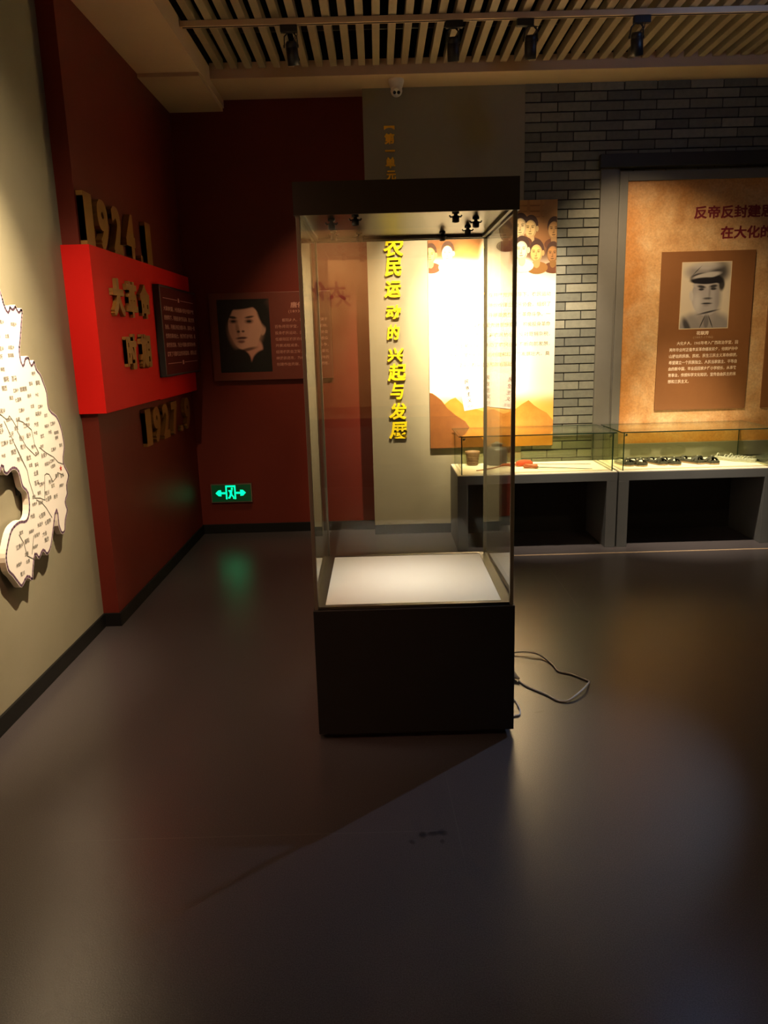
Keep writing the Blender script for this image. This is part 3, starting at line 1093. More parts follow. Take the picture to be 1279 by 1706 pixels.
# ------------------------------------------------------------------ exit sign
ex = thing('exit_sign', (-1.249, 6.27, 0.272), 'green lit emergency exit sign low on the red back wall', 'exit sign')
b = MB()
b.use(mat('dark sign housing', (0.03, 0.03, 0.025), 0.4)).box(-1.418, -1.080, 6.247, 6.275, 0.270, 0.425, bevel=0.002)
b.build('housing', None, ex)
b = MB()
b.use(mat('brushed trim', (0.35, 0.27, 0.20), 0.35, 0.7))
b.box(-1.418, -1.080, 6.243, 6.247, 0.418, 0.425)
b.box(-1.087, -1.080, 6.243, 6.247, 0.270, 0.418)
b.box(-1.418, -1.087, 6.243, 6.247, 0.270, 0.274)
b.box(-1.418, -1.413, 6.243, 6.247, 0.274, 0.418)
b.build('trim', None, ex)
flat('sign_face', mat('dark green sign face', (0.004, 0.025, 0.010), 0.35, emit=(0.0, 0.05, 0.012), estr=0.35), [rect(-1.412, -1.088, 0.275, 0.417)], BACK, (0, 6.2465, 0), ex)
EG = mat('glowing green pictogram', (0.0, 0.5, 0.35), 0.4, emit=(0.0, 1.0, 0.37), estr=1.7)
OY = (0, 6.2455, 0)


def arrow(s, x0):
    sh = [(x0, 0.340), (x0 + s * 0.035, 0.340), (x0 + s * 0.035, 0.322), (x0 + s * 0.058, 0.324), (x0 + s * 0.082, 0.348), (x0 + s * 0.058, 0.372), (x0 + s * 0.035, 0.374), (x0 + s * 0.035, 0.356), (x0, 0.356)]
    return [sh if s > 0 else list(reversed(sh))]


flat('arrow', EG, arrow(-1, -1.300), BACK, OY, ex)
flat('arrow', EG, arrow(1, -1.212), BACK, OY, ex)
flat('door_pictogram', EG, [rect(-1.298, -1.286, 0.296, 0.412), rect(-1.226, -1.214, 0.296, 0.412), rect(-1.286, -1.226, 0.398, 0.412)], BACK, OY, ex)
flat('running_figure', EG, [rect(-1.252, -1.237, 0.376, 0.392), [(-1.276, 0.372), (-1.240, 0.372), (-1.240, 0.362), (-1.272, 0.360)], [(-1.268, 0.366), (-1.246, 0.368), (-1.244, 0.334), (-1.262, 0.334)],
                            [(-1.262, 0.338), (-1.246, 0.338), (-1.232, 0.318), (-1.240, 0.312)], [(-1.240, 0.322), (-1.230, 0.316), (-1.228, 0.298), (-1.238, 0.298)], [(-1.262, 0.340), (-1.248, 0.336), (-1.262, 0.306), (-1.276, 0.310)], [(-1.280, 0.312), (-1.262, 0.312), (-1.262, 0.302), (-1.280, 0.302)]], BACK, OY, ex)

# ------------------------------------------------------------------ portrait board on the red back wall
pb = thing('portrait_board', (-0.85, 6.26, 1.267), 'dark red board with portrait of a man in dark cap on the back wall', 'information board')
box_obj('board', mottled('brick red board', (0.105, 0.017, 0.009), (0.12, 0.020, 0.011), 4, 0.45), (-1.325, -0.365, 6.248, 6.2745, 1.267, 1.947), pb, bevel=0.003)


def portrait(name, x0, x1, z0, z1, y, base, feats, parent, rough=0.45):
    """soft printed portrait; feats in picture fractions from the top left"""
    w, h = x1 - x0, z1 - z0
    org = ((x0 + x1) / 2, y, z0)
    lay = [(x0 + u * w, z1 - v * h, ru * w, rv * h, ang, s, c, a) for (u, v, ru, rv, ang, s, c, a) in feats]
    m = painted('%s print %.2f' % (name, x0), lay, base, org, 'xz', rough)
    return flat(name, m, [rect(x0, x1, z0, z1)], BACK, (0, y, 0), parent)


SK, DK, SH = (0.55, 0.30, 0.22), (0.006, 0.006, 0.006), (0.14, 0.062, 0.042)
portrait('portrait_photograph', -1.262, -0.850, 1.332, 1.898, 6.2472, (0.05, 0.025, 0.02), [
    (0.5, 0.22, 0.52, 0.30, 0, 0.12, DK, 1), (0.08, 0.6, 0.32, 0.50, 0, 0.15, DK, 1), (0.95, 0.72, 0.22, 0.45, 0, 0.15, DK, 1), (0.5, 1.02, 0.85, 0.36, 0, 0.06, DK, 1),
    (0.86, 0.41, 0.055, 0.085, -10, 0.25, (0.42, 0.24, 0.18), 1), (0.66, 0.70, 0.17, 0.16, -20, 0.15, (0.46, 0.22, 0.165), 1),
    (0.52, 0.36, 0.325, 0.29, 0, 0.05, SK, 1), (0.52, 0.50, 0.255, 0.205, 10, 0.08, SK, 1),
    (0.30, 0.50, 0.10, 0.16, 15, 0.6, (0.42, 0.21, 0.15), 0.7), (0.74, 0.50, 0.10, 0.18, -20, 0.7, (0.42, 0.23, 0.16), 0.6),
    (0.48, 0.02, 0.50, 0.115, 6, 0.12, DK, 1), (0.20, 0.18, 0.07, 0.10, -25, 0.4, DK, 0.9), (0.88, 0.24, 0.09, 0.18, 20, 0.3, DK, 1),
    (0.29, 0.243, 0.075, 0.018, -8, 0.45, DK, 0.95), (0.61, 0.243, 0.085, 0.015, 8, 0.45, (0.04, 0.02, 0.015), 0.9),
    (0.30, 0.295, 0.075, 0.030, 0, 0.6, SH, 0.9), (0.60, 0.300, 0.075, 0.030, 0, 0.6, SH, 0.9), (0.30, 0.297, 0.045, 0.014, 0, 0.4, DK, 0.95), (0.60, 0.302, 0.042, 0.014, 0, 0.4, DK, 0.95),
    (0.37, 0.40, 0.035, 0.09, 8, 0.7, SH, 0.6), (0.385, 0.437, 0.030, 0.016, 0, 0.4, (0.05, 0.02, 0.015), 0.95), (0.475, 0.435, 0.030, 0.015, 0, 0.4, (0.07, 0.03, 0.02), 0.9),
    (0.44, 0.527, 0.105, 0.018, 3, 0.4, (0.06, 0.018, 0.015), 0.95), (0.43, 0.575, 0.065, 0.022, 0, 0.5, (0.13, 0.04, 0.032), 0.85), (0.44, 0.55, 0.06, 0.012, 0, 0.5, (0.42, 0.24, 0.18), 0.7),
    (0.55, 0.685, 0.16, 0.022, 12, 0.6, (0.06, 0.025, 0.02), 0.85),
    (0.38, 0.84, 0.22, 0.16, 35, 0.10, DK, 1), (0.85, 0.88, 0.24, 0.20, -38, 0.10, DK, 1)], pb)
printed('title_text', '唐伟年', INK_PINK, -0.60, 1.845, 0.16, 0.045, BACK, (0, 6.2474, 0), pb, bold=0.03)
printed('title_text', '(1893-1929)', INK_PINK, -0.60, 1.793, 0.20, 0.028, BACK, (0, 6.2474, 0), pb)
BT = ['　　都阳乡人，壮族，早年就读于', '百色师范学堂，受进步思想影响，', '投身农民运动，回乡组织农民协会', '任都阳区农民协会主任，领导群众', '开展减租减息、反抗官府的斗争，', '组建农民自卫军，多次击退土豪劣', '绅武装进攻，为右江革命根据地的', '创建作出贡献，后在战斗中牺牲。']
for k, t in enumerate(BT):
    printed('text_line', t, INK_PINK, -0.603 if k else -0.573, 1.730 - k * 0.049, 0.42 if k else 0.36, 0.026, BACK, (0, 6.2474, 0), pb)

# ------------------------------------------------------------------ raised characters on the grey wall
G_ = 'orange heading at the top of the grey wall'
for ch, cx_, cz, w, h, lab in (('︻', 0.128, 3.072, 0.078, 0.024, 'orange opening bracket at the top of the grey wall'), ('第', 0.128, 2.997, 0.073, 0.072, 'small orange character 第 on the grey wall'),
                               ('一', 0.130, 2.914, 0.072, 0.012, 'small orange character 一 on the grey wall'), ('单', 0.131, 2.832, 0.070, 0.075, 'small orange character 单 on the grey wall'),
                               ('元', 0.135, 2.745, 0.070, 0.066, 'small orange character 元 on the grey wall'), ('︼', 0.135, 2.674, 0.078, 0.024, 'orange closing bracket just above the display case top')):
    glyph('raised_character' if ch not in '︻︼' else 'raised_bracket', ch, cx_, cz, w, h, BACK, (0, 6.09, 0), 0.012, ORANGE_LETTER, lab, G_, 0.035)
G_ = 'yellow vertical title on the grey wall'
for k, (ch, cx_, cz, w, h) in enumerate((('农', 0.138, 2.235, 0.152, 0.13), ('民', 0.133, 2.094, 0.128, 0.135), ('运', 0.126, 1.932, 0.128, 0.125), ('动', 0.127, 1.763, 0.118, 0.105), ('的', 0.123, 1.612, 0.100, 0.115),
                                        ('兴', 0.135, 1.440, 0.130, 0.105), ('起', 0.142, 1.305, 0.143, 0.135), ('与', 0.141, 1.160, 0.108, 0.130), ('发', 0.144, 1.002, 0.138, 0.128), ('展', 0.143, 0.848, 0.142, 0.140))):
    glyph('raised_character', ch, cx_, cz, w, h, BACK, (0, 6.09, 0), 0.016, YELLOW, 'yellow raised character %s in the vertical title on the grey wall' % ch, G_, 0.028, shear=0.12)

# ------------------------------------------------------------------ group photo poster over grey wall and brick
PY = 6.066
ps = thing('unit_poster', (0.88, 6.08, 0.70), 'tall cream poster with sepia faces, mountains and booklets between title and bricks', 'poster')
P0, P1, PZ0, PZ1 = 0.398, 1.372, 0.70, 2.545
SB, SL, SD = (0.20, 0.085, 0.022), (0.62, 0.40, 0.16), (0.05, 0.018, 0.006)
CRM = (0.88, 0.80, 0.60)


def oval(cx_, cz, ru, rv, ang=0, k=26):
    a = math.radians(ang)
    return [(cx_ + ru * math.cos(t) * math.cos(a) - rv * math.sin(t) * math.sin(a), cz + ru * math.cos(t) * math.sin(a) + rv * math.sin(t) * math.cos(a)) for t in [2 * math.pi * i / k for i in range(k)]]


def tint(c):
    return mat('sepia ink %.2f %.2f %.2f' % c, c, 0.5, spec=0.3)


def clip(poly, u0, u1):
    out = []
    for (u, v) in poly:
        out.append((min(max(u, u0), u1), v))
    return out


def face(cx_, cz, s, tone, hair=SD, coat=(0.09, 0.03, 0.01), tilt=0):
    """one printed head: coat, hair, ear, face, brows, eyes, nose, mouth"""
    dk = tuple(c * 0.30 for c in tone)
    md = tuple(c * 0.66 for c in tone)
    li = tuple(min(1, c * 1.15) for c in tone)
    P_ = [(oval(cx_ + 0.004, cz - 0.108 * s, 0.075 * s, 0.042 * s), coat), (oval(cx_, cz - 0.075 * s, 0.024 * s, 0.035 * s), md),
          (oval(cx_, cz + 0.014 * s, 0.051 * s, 0.068 * s, tilt), hair), (oval(cx_ + 0.044 * s, cz - 0.010 * s, 0.010 * s, 0.019 * s, tilt), md),
          (oval(cx_ - 0.003 * s, cz - 0.012 * s, 0.042 * s, 0.060 * s, tilt), md), (oval(cx_ - 0.007 * s, cz - 0.008 * s, 0.035 * s, 0.052 * s, tilt), tone), (oval(cx_ - 0.012 * s, cz + 0.018 * s, 0.020 * s, 0.014 * s, tilt), li),
          (oval(cx_ - 0.023 * s, cz + 0.010 * s, 0.013 * s, 0.0028 * s, -6), dk), (oval(cx_ + 0.012 * s, cz + 0.010 * s, 0.013 * s, 0.0028 * s, 6), dk),
          (oval(cx_ - 0.022 * s, cz - 0.001 * s, 0.009 * s, 0.0042 * s), dk), (oval(cx_ + 0.012 * s, cz - 0.001 * s, 0.009 * s, 0.0042 * s), dk),
          (oval(cx_ - 0.003 * s, cz - 0.016 * s, 0.0035 * s, 0.014 * s), md), (oval(cx_ - 0.006 * s, cz - 0.028 * s, 0.009 * s, 0.003 * s), dk),
          (oval(cx_ - 0.005 * s, cz - 0.043 * s, 0.014 * s, 0.0035 * s), dk), (oval(cx_ - 0.004 * s, cz - 0.055 * s, 0.010 * s, 0.003 * s), md)]
    b = MB()
    for k, (p, c) in enumerate(P_):
        p = clip(p, P0 + 0.002, P1 - 0.002)
        area_ = abs(sum(p[i - 1][0] * p[i][1] - p[i][0] * p[i - 1][1] for i in range(len(p))))
        if area_ < 1e-6:
            continue
        b.use(tint(tuple(round(x, 2) for x in c)))
        f = b.quad(*[(u, PY - 0.0004 - 0.00012 * k - FO[0], v) for u, v in p])
        f.normal_update()
        if f.normal.y > 0:
            f.normal_flip()
    bmesh.ops.dissolve_degenerate(b.bm, dist=1e-6, edges=b.bm.edges[:])
    FO[0] += 0.0002
    b.build('face_print', None, ps, recalc=False)


FO = [0.0]
lay = []
for k in range(6):
    lay.append((1.19 + 0.006 * k, 2.505 - 0.04 * k, 0.10, 0.005, 0, 0.5, SB, 0.8))
lay += [(1.155, 2.45, 0.012, 0.13, 0, 0.3, (0.33, 0.15, 0.045), 1), (1.25, 2.45, 0.010, 0.14, 0, 0.3, (0.36, 0.17, 0.05), 1), (1.32, 2.47, 0.055, 0.10, 0, 0.25, (0.34, 0.18, 0.06), 0.9),
        (1.25, 2.24, 0.20, 0.14, 0, 0.5, SD, 0.9), (0.85, 2.30, 0.55, 0.14, 0, 0.4, (0.26, 0.11, 0.03), 0.9), (0.50, 2.22, 0.16, 0.10, 0, 0.4, (0.16, 0.06, 0.015), 0.9)]
lay += [(0.92, 2.17, 0.10, 0.19, 0, 0.15, (0.80, 0.66, 0.44), 1), (0.86, 2.12, 0.07, 0.18, 0, 0.3, (0.84, 0.72, 0.5), 1), (0.70, 2.17, 0.10, 0.08, 0, 0.6, (0.30, 0.13, 0.03), 0.8)]
lay += [(1.11, 2.06, 0.09, 0.07, 0, 0.3, (0.85, 0.76, 0.56), 1)]
lay += [(0.62, 1.55, 1.2, 0.56, -4, 0.10, CRM, 1), (0.88, 0.90, 1.2, 0.20, 0, 0.30, (0.70, 0.34, 0.05), 0.85)]
pm = painted('sepia poster print', lay, CRM, ((P0 + P1) / 2, PY, PZ0), 'xz', 0.5, gradient=(PZ0, PZ1, [(0.0, (0.62, 0.28, 0.04)), (0.30, (0.85, 0.66, 0.30)), (0.6, CRM), (0.84, (0.30, 0.13, 0.035)), (1.0, (0.42, 0.21, 0.06))]))
box_obj('backing_board', mat('poster edge', (0.35, 0.22, 0.10), 0.5), (P0, P1, PY + 0.0006, 6.0845, PZ0, PZ1), ps)
flat('printed_face', pm, [rect(P0, P1, PZ0, PZ1)], BACK, (0, PY, 0), ps)
WC = (0.80, 0.66, 0.44)
for a_ in ((1.352, 2.340, 1.05, (0.40, 0.21, 0.07)), (1.175, 2.352, 1.08, (0.62, 0.40, 0.15)), (1.098, 2.365, 1.12, (0.75, 0.52, 0.24)), (0.985, 2.330, 1.0, (0.22, 0.11, 0.035)), (0.418, 2.18, 0.95, (0.55, 0.34, 0.12)),
           (0.548, 2.188, 1.0, (0.80, 0.62, 0.32), SD, WC), (1.345, 2.166, 1.0, (0.26, 0.12, 0.035)), (1.222, 2.176, 1.08, (0.55, 0.32, 0.10), SD, (0.20, 0.085, 0.022)), (1.109, 2.200, 1.15, (0.82, 0.66, 0.40), SD, WC)):
    face(*a_)
MT = mottled('orange mountain print', (0.42, 0.16, 0.018), (0.50, 0.21, 0.028), 14, 0.5)
MT2 = mottled('brown mountain print', (0.15, 0.05, 0.010), (0.19, 0.07, 0.014), 14, 0.5)
flat('mountain_print', MT, [[(0.49, PZ0), (P1, PZ0), (P1, 0.90), (1.32, 0.96), (1.272, 0.985), (1.22, 1.02), (1.176, 1.062), (1.12, 1.03), (1.06, 0.985), (0.98, 0.96), (0.90, 1.0), (0.82, 0.985), (0.76, 1.005), (0.70, 1.0), (0.65, 1.05), (0.60, 1.098), (0.56, 1.085), (0.515, 1.05), (0.49, 0.98)]], BACK, (0, PY - 0.0006, 0), ps)
flat('mountain_print', MT2, [[(P0, PZ0), (0.86, PZ0), (0.80, 0.78), (0.716, 0.85), (0.677, 0.908), (0.60, 0.96), (0.535, 1.016), (0.49, 1.08), (0.451, 1.112), (0.42, 1.135), (P0, 1.14)]], BACK, (0, PY - 0.0010, 0), ps)
POT = ['　　大革命时期，在共产党的领导下，农民运动', '　　迅速兴起，各地纷纷建立农民协会，组织了', '　　农民自卫军，开展轰轰烈烈的革命斗争。一', '大化地区各族人民受先进思想影响，积极投身革命', '运动，先后成立区乡农民协会，反对苛捐杂税，', '惩办土豪劣绅，推动了农民运动不断向前发展，', '为右江革命根据地的创建和红军的发展壮大，奠', '定了坚实的群众基础和政治基础。']
for k, t in enumerate(POT):
    wd = 0.78 if k < 7 else 0.50
    x0 = 0.555
    if k < 3:
        t, wd, x0 = t.strip('　'), 0.70, 0.635
    printed('text_line', t, mat('faint grey print', (0.12, 0.112, 0.09), 0.6), x0 + wd / 2, 1.868 - k * 0.0745, wd, 0.034, BACK, (0, PY - 0.0006, 0), ps)


def booklet(cx_, cz, ang, w, h, title, du, dz):
    a = math.radians(ang)
    R_ = lambda u, v: (cx_ + u * math.cos(a) - v * math.sin(a), cz + u * math.sin(a) + v * math.cos(a))
    bo = flat('booklet_print', mat('white paper print', (0.78, 0.72, 0.68), 0.5), [[R_(-w / 2, -h / 2), R_(w / 2, -h / 2), R_(w / 2, h / 2), R_(-w / 2, h / 2)]], BACK, (0, PY - 0.0014 - dz, 0), ps)
    b = MB()
    b.use(INK_BLACK)
    for k, ch in enumerate(title):
        me = text_mesh(ch, 1.0, 0.02, 0, 1, shear=0.15)
        u, v = R_(du, h * 0.34 - k * h * 0.185)
        M_ = fit(me, 0, 0, 0.034, 0.034, Matrix.Identity(3), (0, 0, 0))
        b.mesh(me, Matrix.Translation((u, PY - 0.0018 - dz, v)) @ BACK.to_4x4() @ Matrix.Rotation(a, 4, 'Z') @ M_)
    for k in range(2):
        me = text_mesh('孙文', 1.0, 0.01, 0, 1)
        u, v = R_(du + 0.014 - 0.026 * k, -h * 0.40)
        M_ = fit(me, 0, 0, 0.022, 0.028, Matrix.Identity(3), (0, 0, 0))
        b.mesh(me, Matrix.Translation((u, PY - 0.0018 - dz, v)) @ BACK.to_4x4() @ Matrix.Rotation(a, 4, 'Z') @ M_)
    b.build('booklet_lettering', None, bo, recalc=False)


booklet(0.735, 1.135, 9, 0.175, 0.265, '民族主义', -0.035, 0.0)
booklet(0.835, 1.155, 2, 0.175, 0.265, '民权主义', 0.020, 0.0006)
booklet(0.975, 1.140, -7, 0.185, 0.270, '民生主义', 0.045, 0.0012)

# ------------------------------------------------------------------ framed panel on the brick wall
fr = thing('framed_display_panel', (2.9, 6.05, 0.55), 'large parchment display panel in a grey frame on the brick wall', 'display panel')
FX1 = XR - 0.25
b = MB()
b.use(FRAME_GREY)
b.box(1.690, 1.817, 6.060, 6.0855, 0.45, 2.75, bevel=0.002)
b.box(1.830, 1.893, 6.054, 6.0855, 0.58, 2.725, bevel=0.003)
b.box(1.817, 1.830, 6.070, 6.0855, 0.45, 2.75)
b.box(1.893, FX1, 6.054, 6.0855, 2.657, 2.725, bevel=0.003)
b.box(1.893, FX1, 6.054, 6.0855, 0.58, 0.695, bevel=0.003)
b.build('frame', None, fr)
box_obj('cornice', mat('shaded cornice grey', (0.02, 0.018, 0.015), 0.6), (1.675, FX1 + 0.05, 6.030, 6.0855, 2.75, 2.843), fr, bevel=0.004)  # header colour darkened to carry the shade at the frame top


def parchment():
    m = mat('parchment print', (0.5, 0.3, 0.12), 0.5)
    b = m.node_tree.nodes['Principled BSDF']
    tc = nd(m, 'ShaderNodeTexCoord')
    n1 = nd(m, 'ShaderNodeTexNoise')
    n1.inputs['Scale'].default_value = 3.2
    n1.inputs['Detail'].default_value = 9
    n1.inputs['Roughness'].default_value = 0.72
    n1.inputs['Distortion'].default_value = 0.4
    lk(m, tc.outputs['Object'], n1.inputs['Vector'])
    cr = nd(m, 'ShaderNodeValToRGB')
    e = cr.color_ramp.elements
    e[0].position, e[0].color = 0.30, (0.36, 0.165, 0.05, 1)
    e[1].position, e[1].color = 0.70, (0.62, 0.42, 0.22, 1)
    x = e.new(0.5)
    x.color = (0.52, 0.30, 0.125, 1)
    lk(m, n1.outputs['Fac'], cr.inputs['Fac'])
    # browned rim of the old paper: distance to the panel edge, broken up by noise
    sp = nd(m, 'ShaderNodeSeparateXYZ')
    lk(m, tc.outputs['Object'], sp.inputs[0])
    ad = nd(m, 'ShaderNodeMath', operation='ADD')
    ad.inputs[1].default_value = (FX1 - 1.893) / 2
    lk(m, sp.outputs['X'], ad.inputs[0])
    sb = nd(m, 'ShaderNodeMath', operation='SUBTRACT')
    sb.inputs[0].default_value = 2.657 - 0.695
    lk(m, sp.outputs['Z'], sb.inputs[1])
    mn = nd(m, 'ShaderNodeMath', operation='MINIMUM')
    lk(m, ad.outputs[0], mn.inputs[0])
    lk(m, sb.outputs[0], mn.inputs[1])
    mn2 = nd(m, 'ShaderNodeMath', operation='MINIMUM')
    lk(m, mn.outputs[0], mn2.inputs[0])
    lk(m, sp.outputs['Z'], mn2.inputs[1])
    sm = nd(m, 'ShaderNodeMath', operation='MULTIPLY_ADD')
    sm.inputs[1].default_value = 0.35
    lk(m, n1.outputs['Fac'], sm.inputs[0])
    lk(m, mn2.outputs[0], sm.inputs[2])
    mr = nd(m, 'ShaderNodeMapRange', interpolation_type='SMOOTHSTEP')
    mr.inputs['From Min'].default_value = 0.12
    mr.inputs['From Max'].default_value = 0.46
    mr.inputs['To Min'].default_value = 0.8
    mr.inputs['To Max'].default_value = 0.0
    lk(m, sm.outputs[0], mr.inputs['Value'])
    mx = nd(m, 'ShaderNodeMix', data_type='RGBA')
    lk(m, mr.outputs[0], mx.inputs['Factor'])
    lk(m, cr.outputs['Color'], mx.inputs[6])
    mx.inputs[7].default_value = (0.40, 0.15, 0.022, 1)
    # fine speckle
    n2 = nd(m, 'ShaderNodeTexNoise')
    n2.inputs['Scale'].default_value = 70
    n2.inputs['Detail'].default_value = 3
    lk(m, tc.outputs['Object'], n2.inputs['Vector'])
    m2 = nd(m, 'ShaderNodeMapRange')
    m2.inputs['From Min'].default_value = 0.3
    m2.inputs['From Max'].default_value = 0.7
    m2.inputs['To Min'].default_value = 0.84
    m2.inputs['To Max'].default_value = 1.12
    lk(m, n2.outputs['Fac'], m2.inputs['Value'])
    sc_ = nd(m, 'ShaderNodeVectorMath', operation='SCALE')
    lk(m, mx.outputs[2], sc_.inputs[0])
    lk(m, m2.outputs[0], sc_.inputs['Scale'])
    lk(m, sc_.outputs[0], b.inputs['Base Color'])
    return m


FP = 6.066
b = MB()
b.use(parchment()).box(1.893, FX1, FP, 6.0855, 0.695, 2.657)
b.build('parchment_face', None, fr)
printed('title_text', '反帝反封建思想', INK_RED, 2.750, 2.425, 0.70, 0.093, BACK, (0, FP - 0.0006, 0), fr, res=3, bold=0.035)
printed('title_text', '在大化的早期传播', INK_RED, 3.005, 2.277, 0.795, 0.093, BACK, (0, FP - 0.0006, 0), fr, res=3, bold=0.035)
BROWN = mottled('brown card', (0.185, 0.072, 0.02), (0.205, 0.082, 0.024), 3, 0.5)


def bio_card(x0, x1, z0, z1, name, parent_lab, feats, base, lines, title, dates):
    cd = thing('biography_card', ((x0 + x1) / 2, 6.06, z0), parent_lab, 'information card', 'brown cards on the parchment panel')
    box_obj('card', BROWN, (x0, x1, 6.057, FP - 0.0003, z0, z1), cd, bevel=0.001)
    O_ = (0, 6.0564, 0)
    w, h = x1 - x0, z1 - z0
    px0, px1, pz0, pz1 = x0 + 0.163, x0 + 0.532, z0 + 0.625, z0 + 1.110
    flat('photo_border', mat('pale photo border', (0.55, 0.42, 0.26), 0.5), [rect(px0 - 0.006, px1 + 0.006, pz0 - 0.006, pz1 + 0.006)], BACK, (0, 6.0567, 0), cd)
    portrait('portrait_photograph', px0, px1, pz0, pz1, 6.0561, base, feats, cd)
    printed('title_text', title, INK_CREAM, x0 + 0.345, z0 + 0.588, 0.096, 0.030, BACK, O_, cd, bold=0.035)
    printed('title_text', dates, mat('dull tan ink', (0.38, 0.24, 0.14), 0.6), x0 + 0.350, z0 + 0.554, 0.155, 0.022, BACK, O_, cd)
    for k, t in enumerate(lines):
        ind = 0.055 if k == 0 else 0.0
        wd = 0.53 - ind if k < len(lines) - 1 else 0.165
        printed('text_line', t, INK_CREAM, x0 + 0.095 + ind + wd / 2, z0 + 0.513 - k * 0.0485, wd, 0.029, BACK, O_, cd, bold=0.012)
    return cd


K, GY, LG, PU = (0.012, 0.010, 0.012), (0.20, 0.18, 0.17), (0.42, 0.38, 0.34), (0.06, 0.05, 0.07)
SOLD = [
    (0.50, 0.16, 0.42, 0.13, -4, 0.35, GY, 0.9), (0.78, 0.14, 0.18, 0.16, -20, 0.6, K, 0.85), (0.5, 0.05, 0.28, 0.06, 0, 0.5, LG, 0.7), (0.30, 0.12, 0.10, 0.006, 45, 0.8, K, 0.9),
    (0.52, 0.98, 0.58, 0.24, 0, 0.25, GY, 0.95), (0.15, 0.97, 0.06, 0.14, 25, 0.5, K, 0.8), (0.53, 0.80, 0.20, 0.14, 0, 0.3, (0.24, 0.21, 0.19), 1),
    (0.50, 0.50, 0.285, 0.30, 0, 0.06, (0.31, 0.28, 0.265), 1), (0.54, 0.62, 0.25, 0.19, 0, 0.08, (0.31, 0.28, 0.265), 1), (0.21, 0.50, 0.04, 0.08, 8, 0.4, LG, 1),
    (0.77, 0.52, 0.07, 0.22, 0, 0.7, GY, 0.7), (0.33, 0.62, 0.09, 0.14, 0, 0.9, (0.5, 0.46, 0.42), 0.6),
    (0.51, 0.255, 0.34, 0.10, -4, 0.12, K, 1), (0.50, 0.20, 0.29, 0.045, 10, 0.25, LG, 0.9), (0.50, 0.34, 0.27, 0.05, 0, 0.15, (0.36, 0.32, 0.29), 1), (0.50, 0.275, 0.32, 0.052, 0, 0.2, K, 1),
    (0.83, 0.34, 0.06, 0.09, 0, 0.4, K, 0.95),
    (0.41, 0.365, 0.085, 0.022, -10, 0.5, K, 0.95), (0.66, 0.36, 0.085, 0.024, 8, 0.5, K, 0.95), (0.41, 0.405, 0.055, 0.018, 0, 0.5, K, 0.95), (0.66, 0.40, 0.065, 0.020, 0, 0.5, K, 0.95),
    (0.585, 0.46, 0.022, 0.09, 0, 0.8, GY, 0.8), (0.55, 0.545, 0.085, 0.016, 0, 0.6, K, 0.8), (0.54, 0.622, 0.105, 0.014, 0, 0.5, K, 0.95), (0.53, 0.655, 0.06, 0.010, 0, 0.6, GY, 0.9),
    (0.58, 0.755, 0.20, 0.014, 12, 0.6, K, 0.9), (0.55, 0.90, 0.055, 0.10, 0, 0.3, (0.13, 0.115, 0.11), 1), (0.47, 0.90, 0.012, 0.10, -22, 0.5, K, 0.85), (0.64, 0.90, 0.012, 0.10, 22, 0.5, K, 0.85)]
BIO = ['大化乡人，1905年考入广西政治学堂，回', '两年毕业时正值辛亥革命爆发前夕，他拥护孙中', '山提出的民族、民权、民生三民主义革命纲领，', '希望建立一个民族独立、人民当家做主、平等自', '由的新中国，毕业后回家乡任小学校长，从事教', '育事业，传授科学文化知识，宣传自由民主的思', '想和三民主义。']
bio_card(2.170, 2.884, 0.954, 2.148, 'soldier', 'brown card with sketched portrait of a man in peaked cap on the parchment panel', SOLD, (0.50, 0.42, 0.31), BIO, '花联芳', '(1887-1946)')
bio_card(3.008, 3.722, 0.954, 2.148, 'teacher', 'brown card at the right edge of the picture, next on the parchment panel', [(0.5, 0.42, 0.28, 0.30, 0, 0.1, LG, 1), (0.5, 0.2, 0.3, 0.14, 0, 0.2, K, 1), (0.5, 1.0, 0.5, 0.25, 0, 0.2, K, 1)], (0.45, 0.38, 0.30), BIO, '韦松', '(1890-1933)')

# panel on the wall behind the camera; the display case glass mirrors it
FRONT = Matrix(((-1, 0, 0), (0, 0, 1), (0, 1, 0)))     # u -> -x, v -> +z, n -> +y
op = thing('opposite_display_panel', (-0.5, -2.57, 0.75), 'parchment panel behind the camera, mirrored faintly in the display case glass', 'display panel')
box_obj('board', mottled('warm parchment', (0.50, 0.25, 0.09), (0.62, 0.36, 0.15), 3, 0.6), (-1.55, 1.10, YN + 0.002, -2.555, 0.75, 2.65), op)
printed('title_text', '大化早期', INK_RED, 0.70, 2.06, 0.78, 0.19, FRONT, (0, -2.5545, 0), op, res=3, bold=0.035)
flat('card_print', BROWN, [rect(0.64, 1.20, 1.10, 1.88)], FRONT, (0, -2.5545, 0), op)

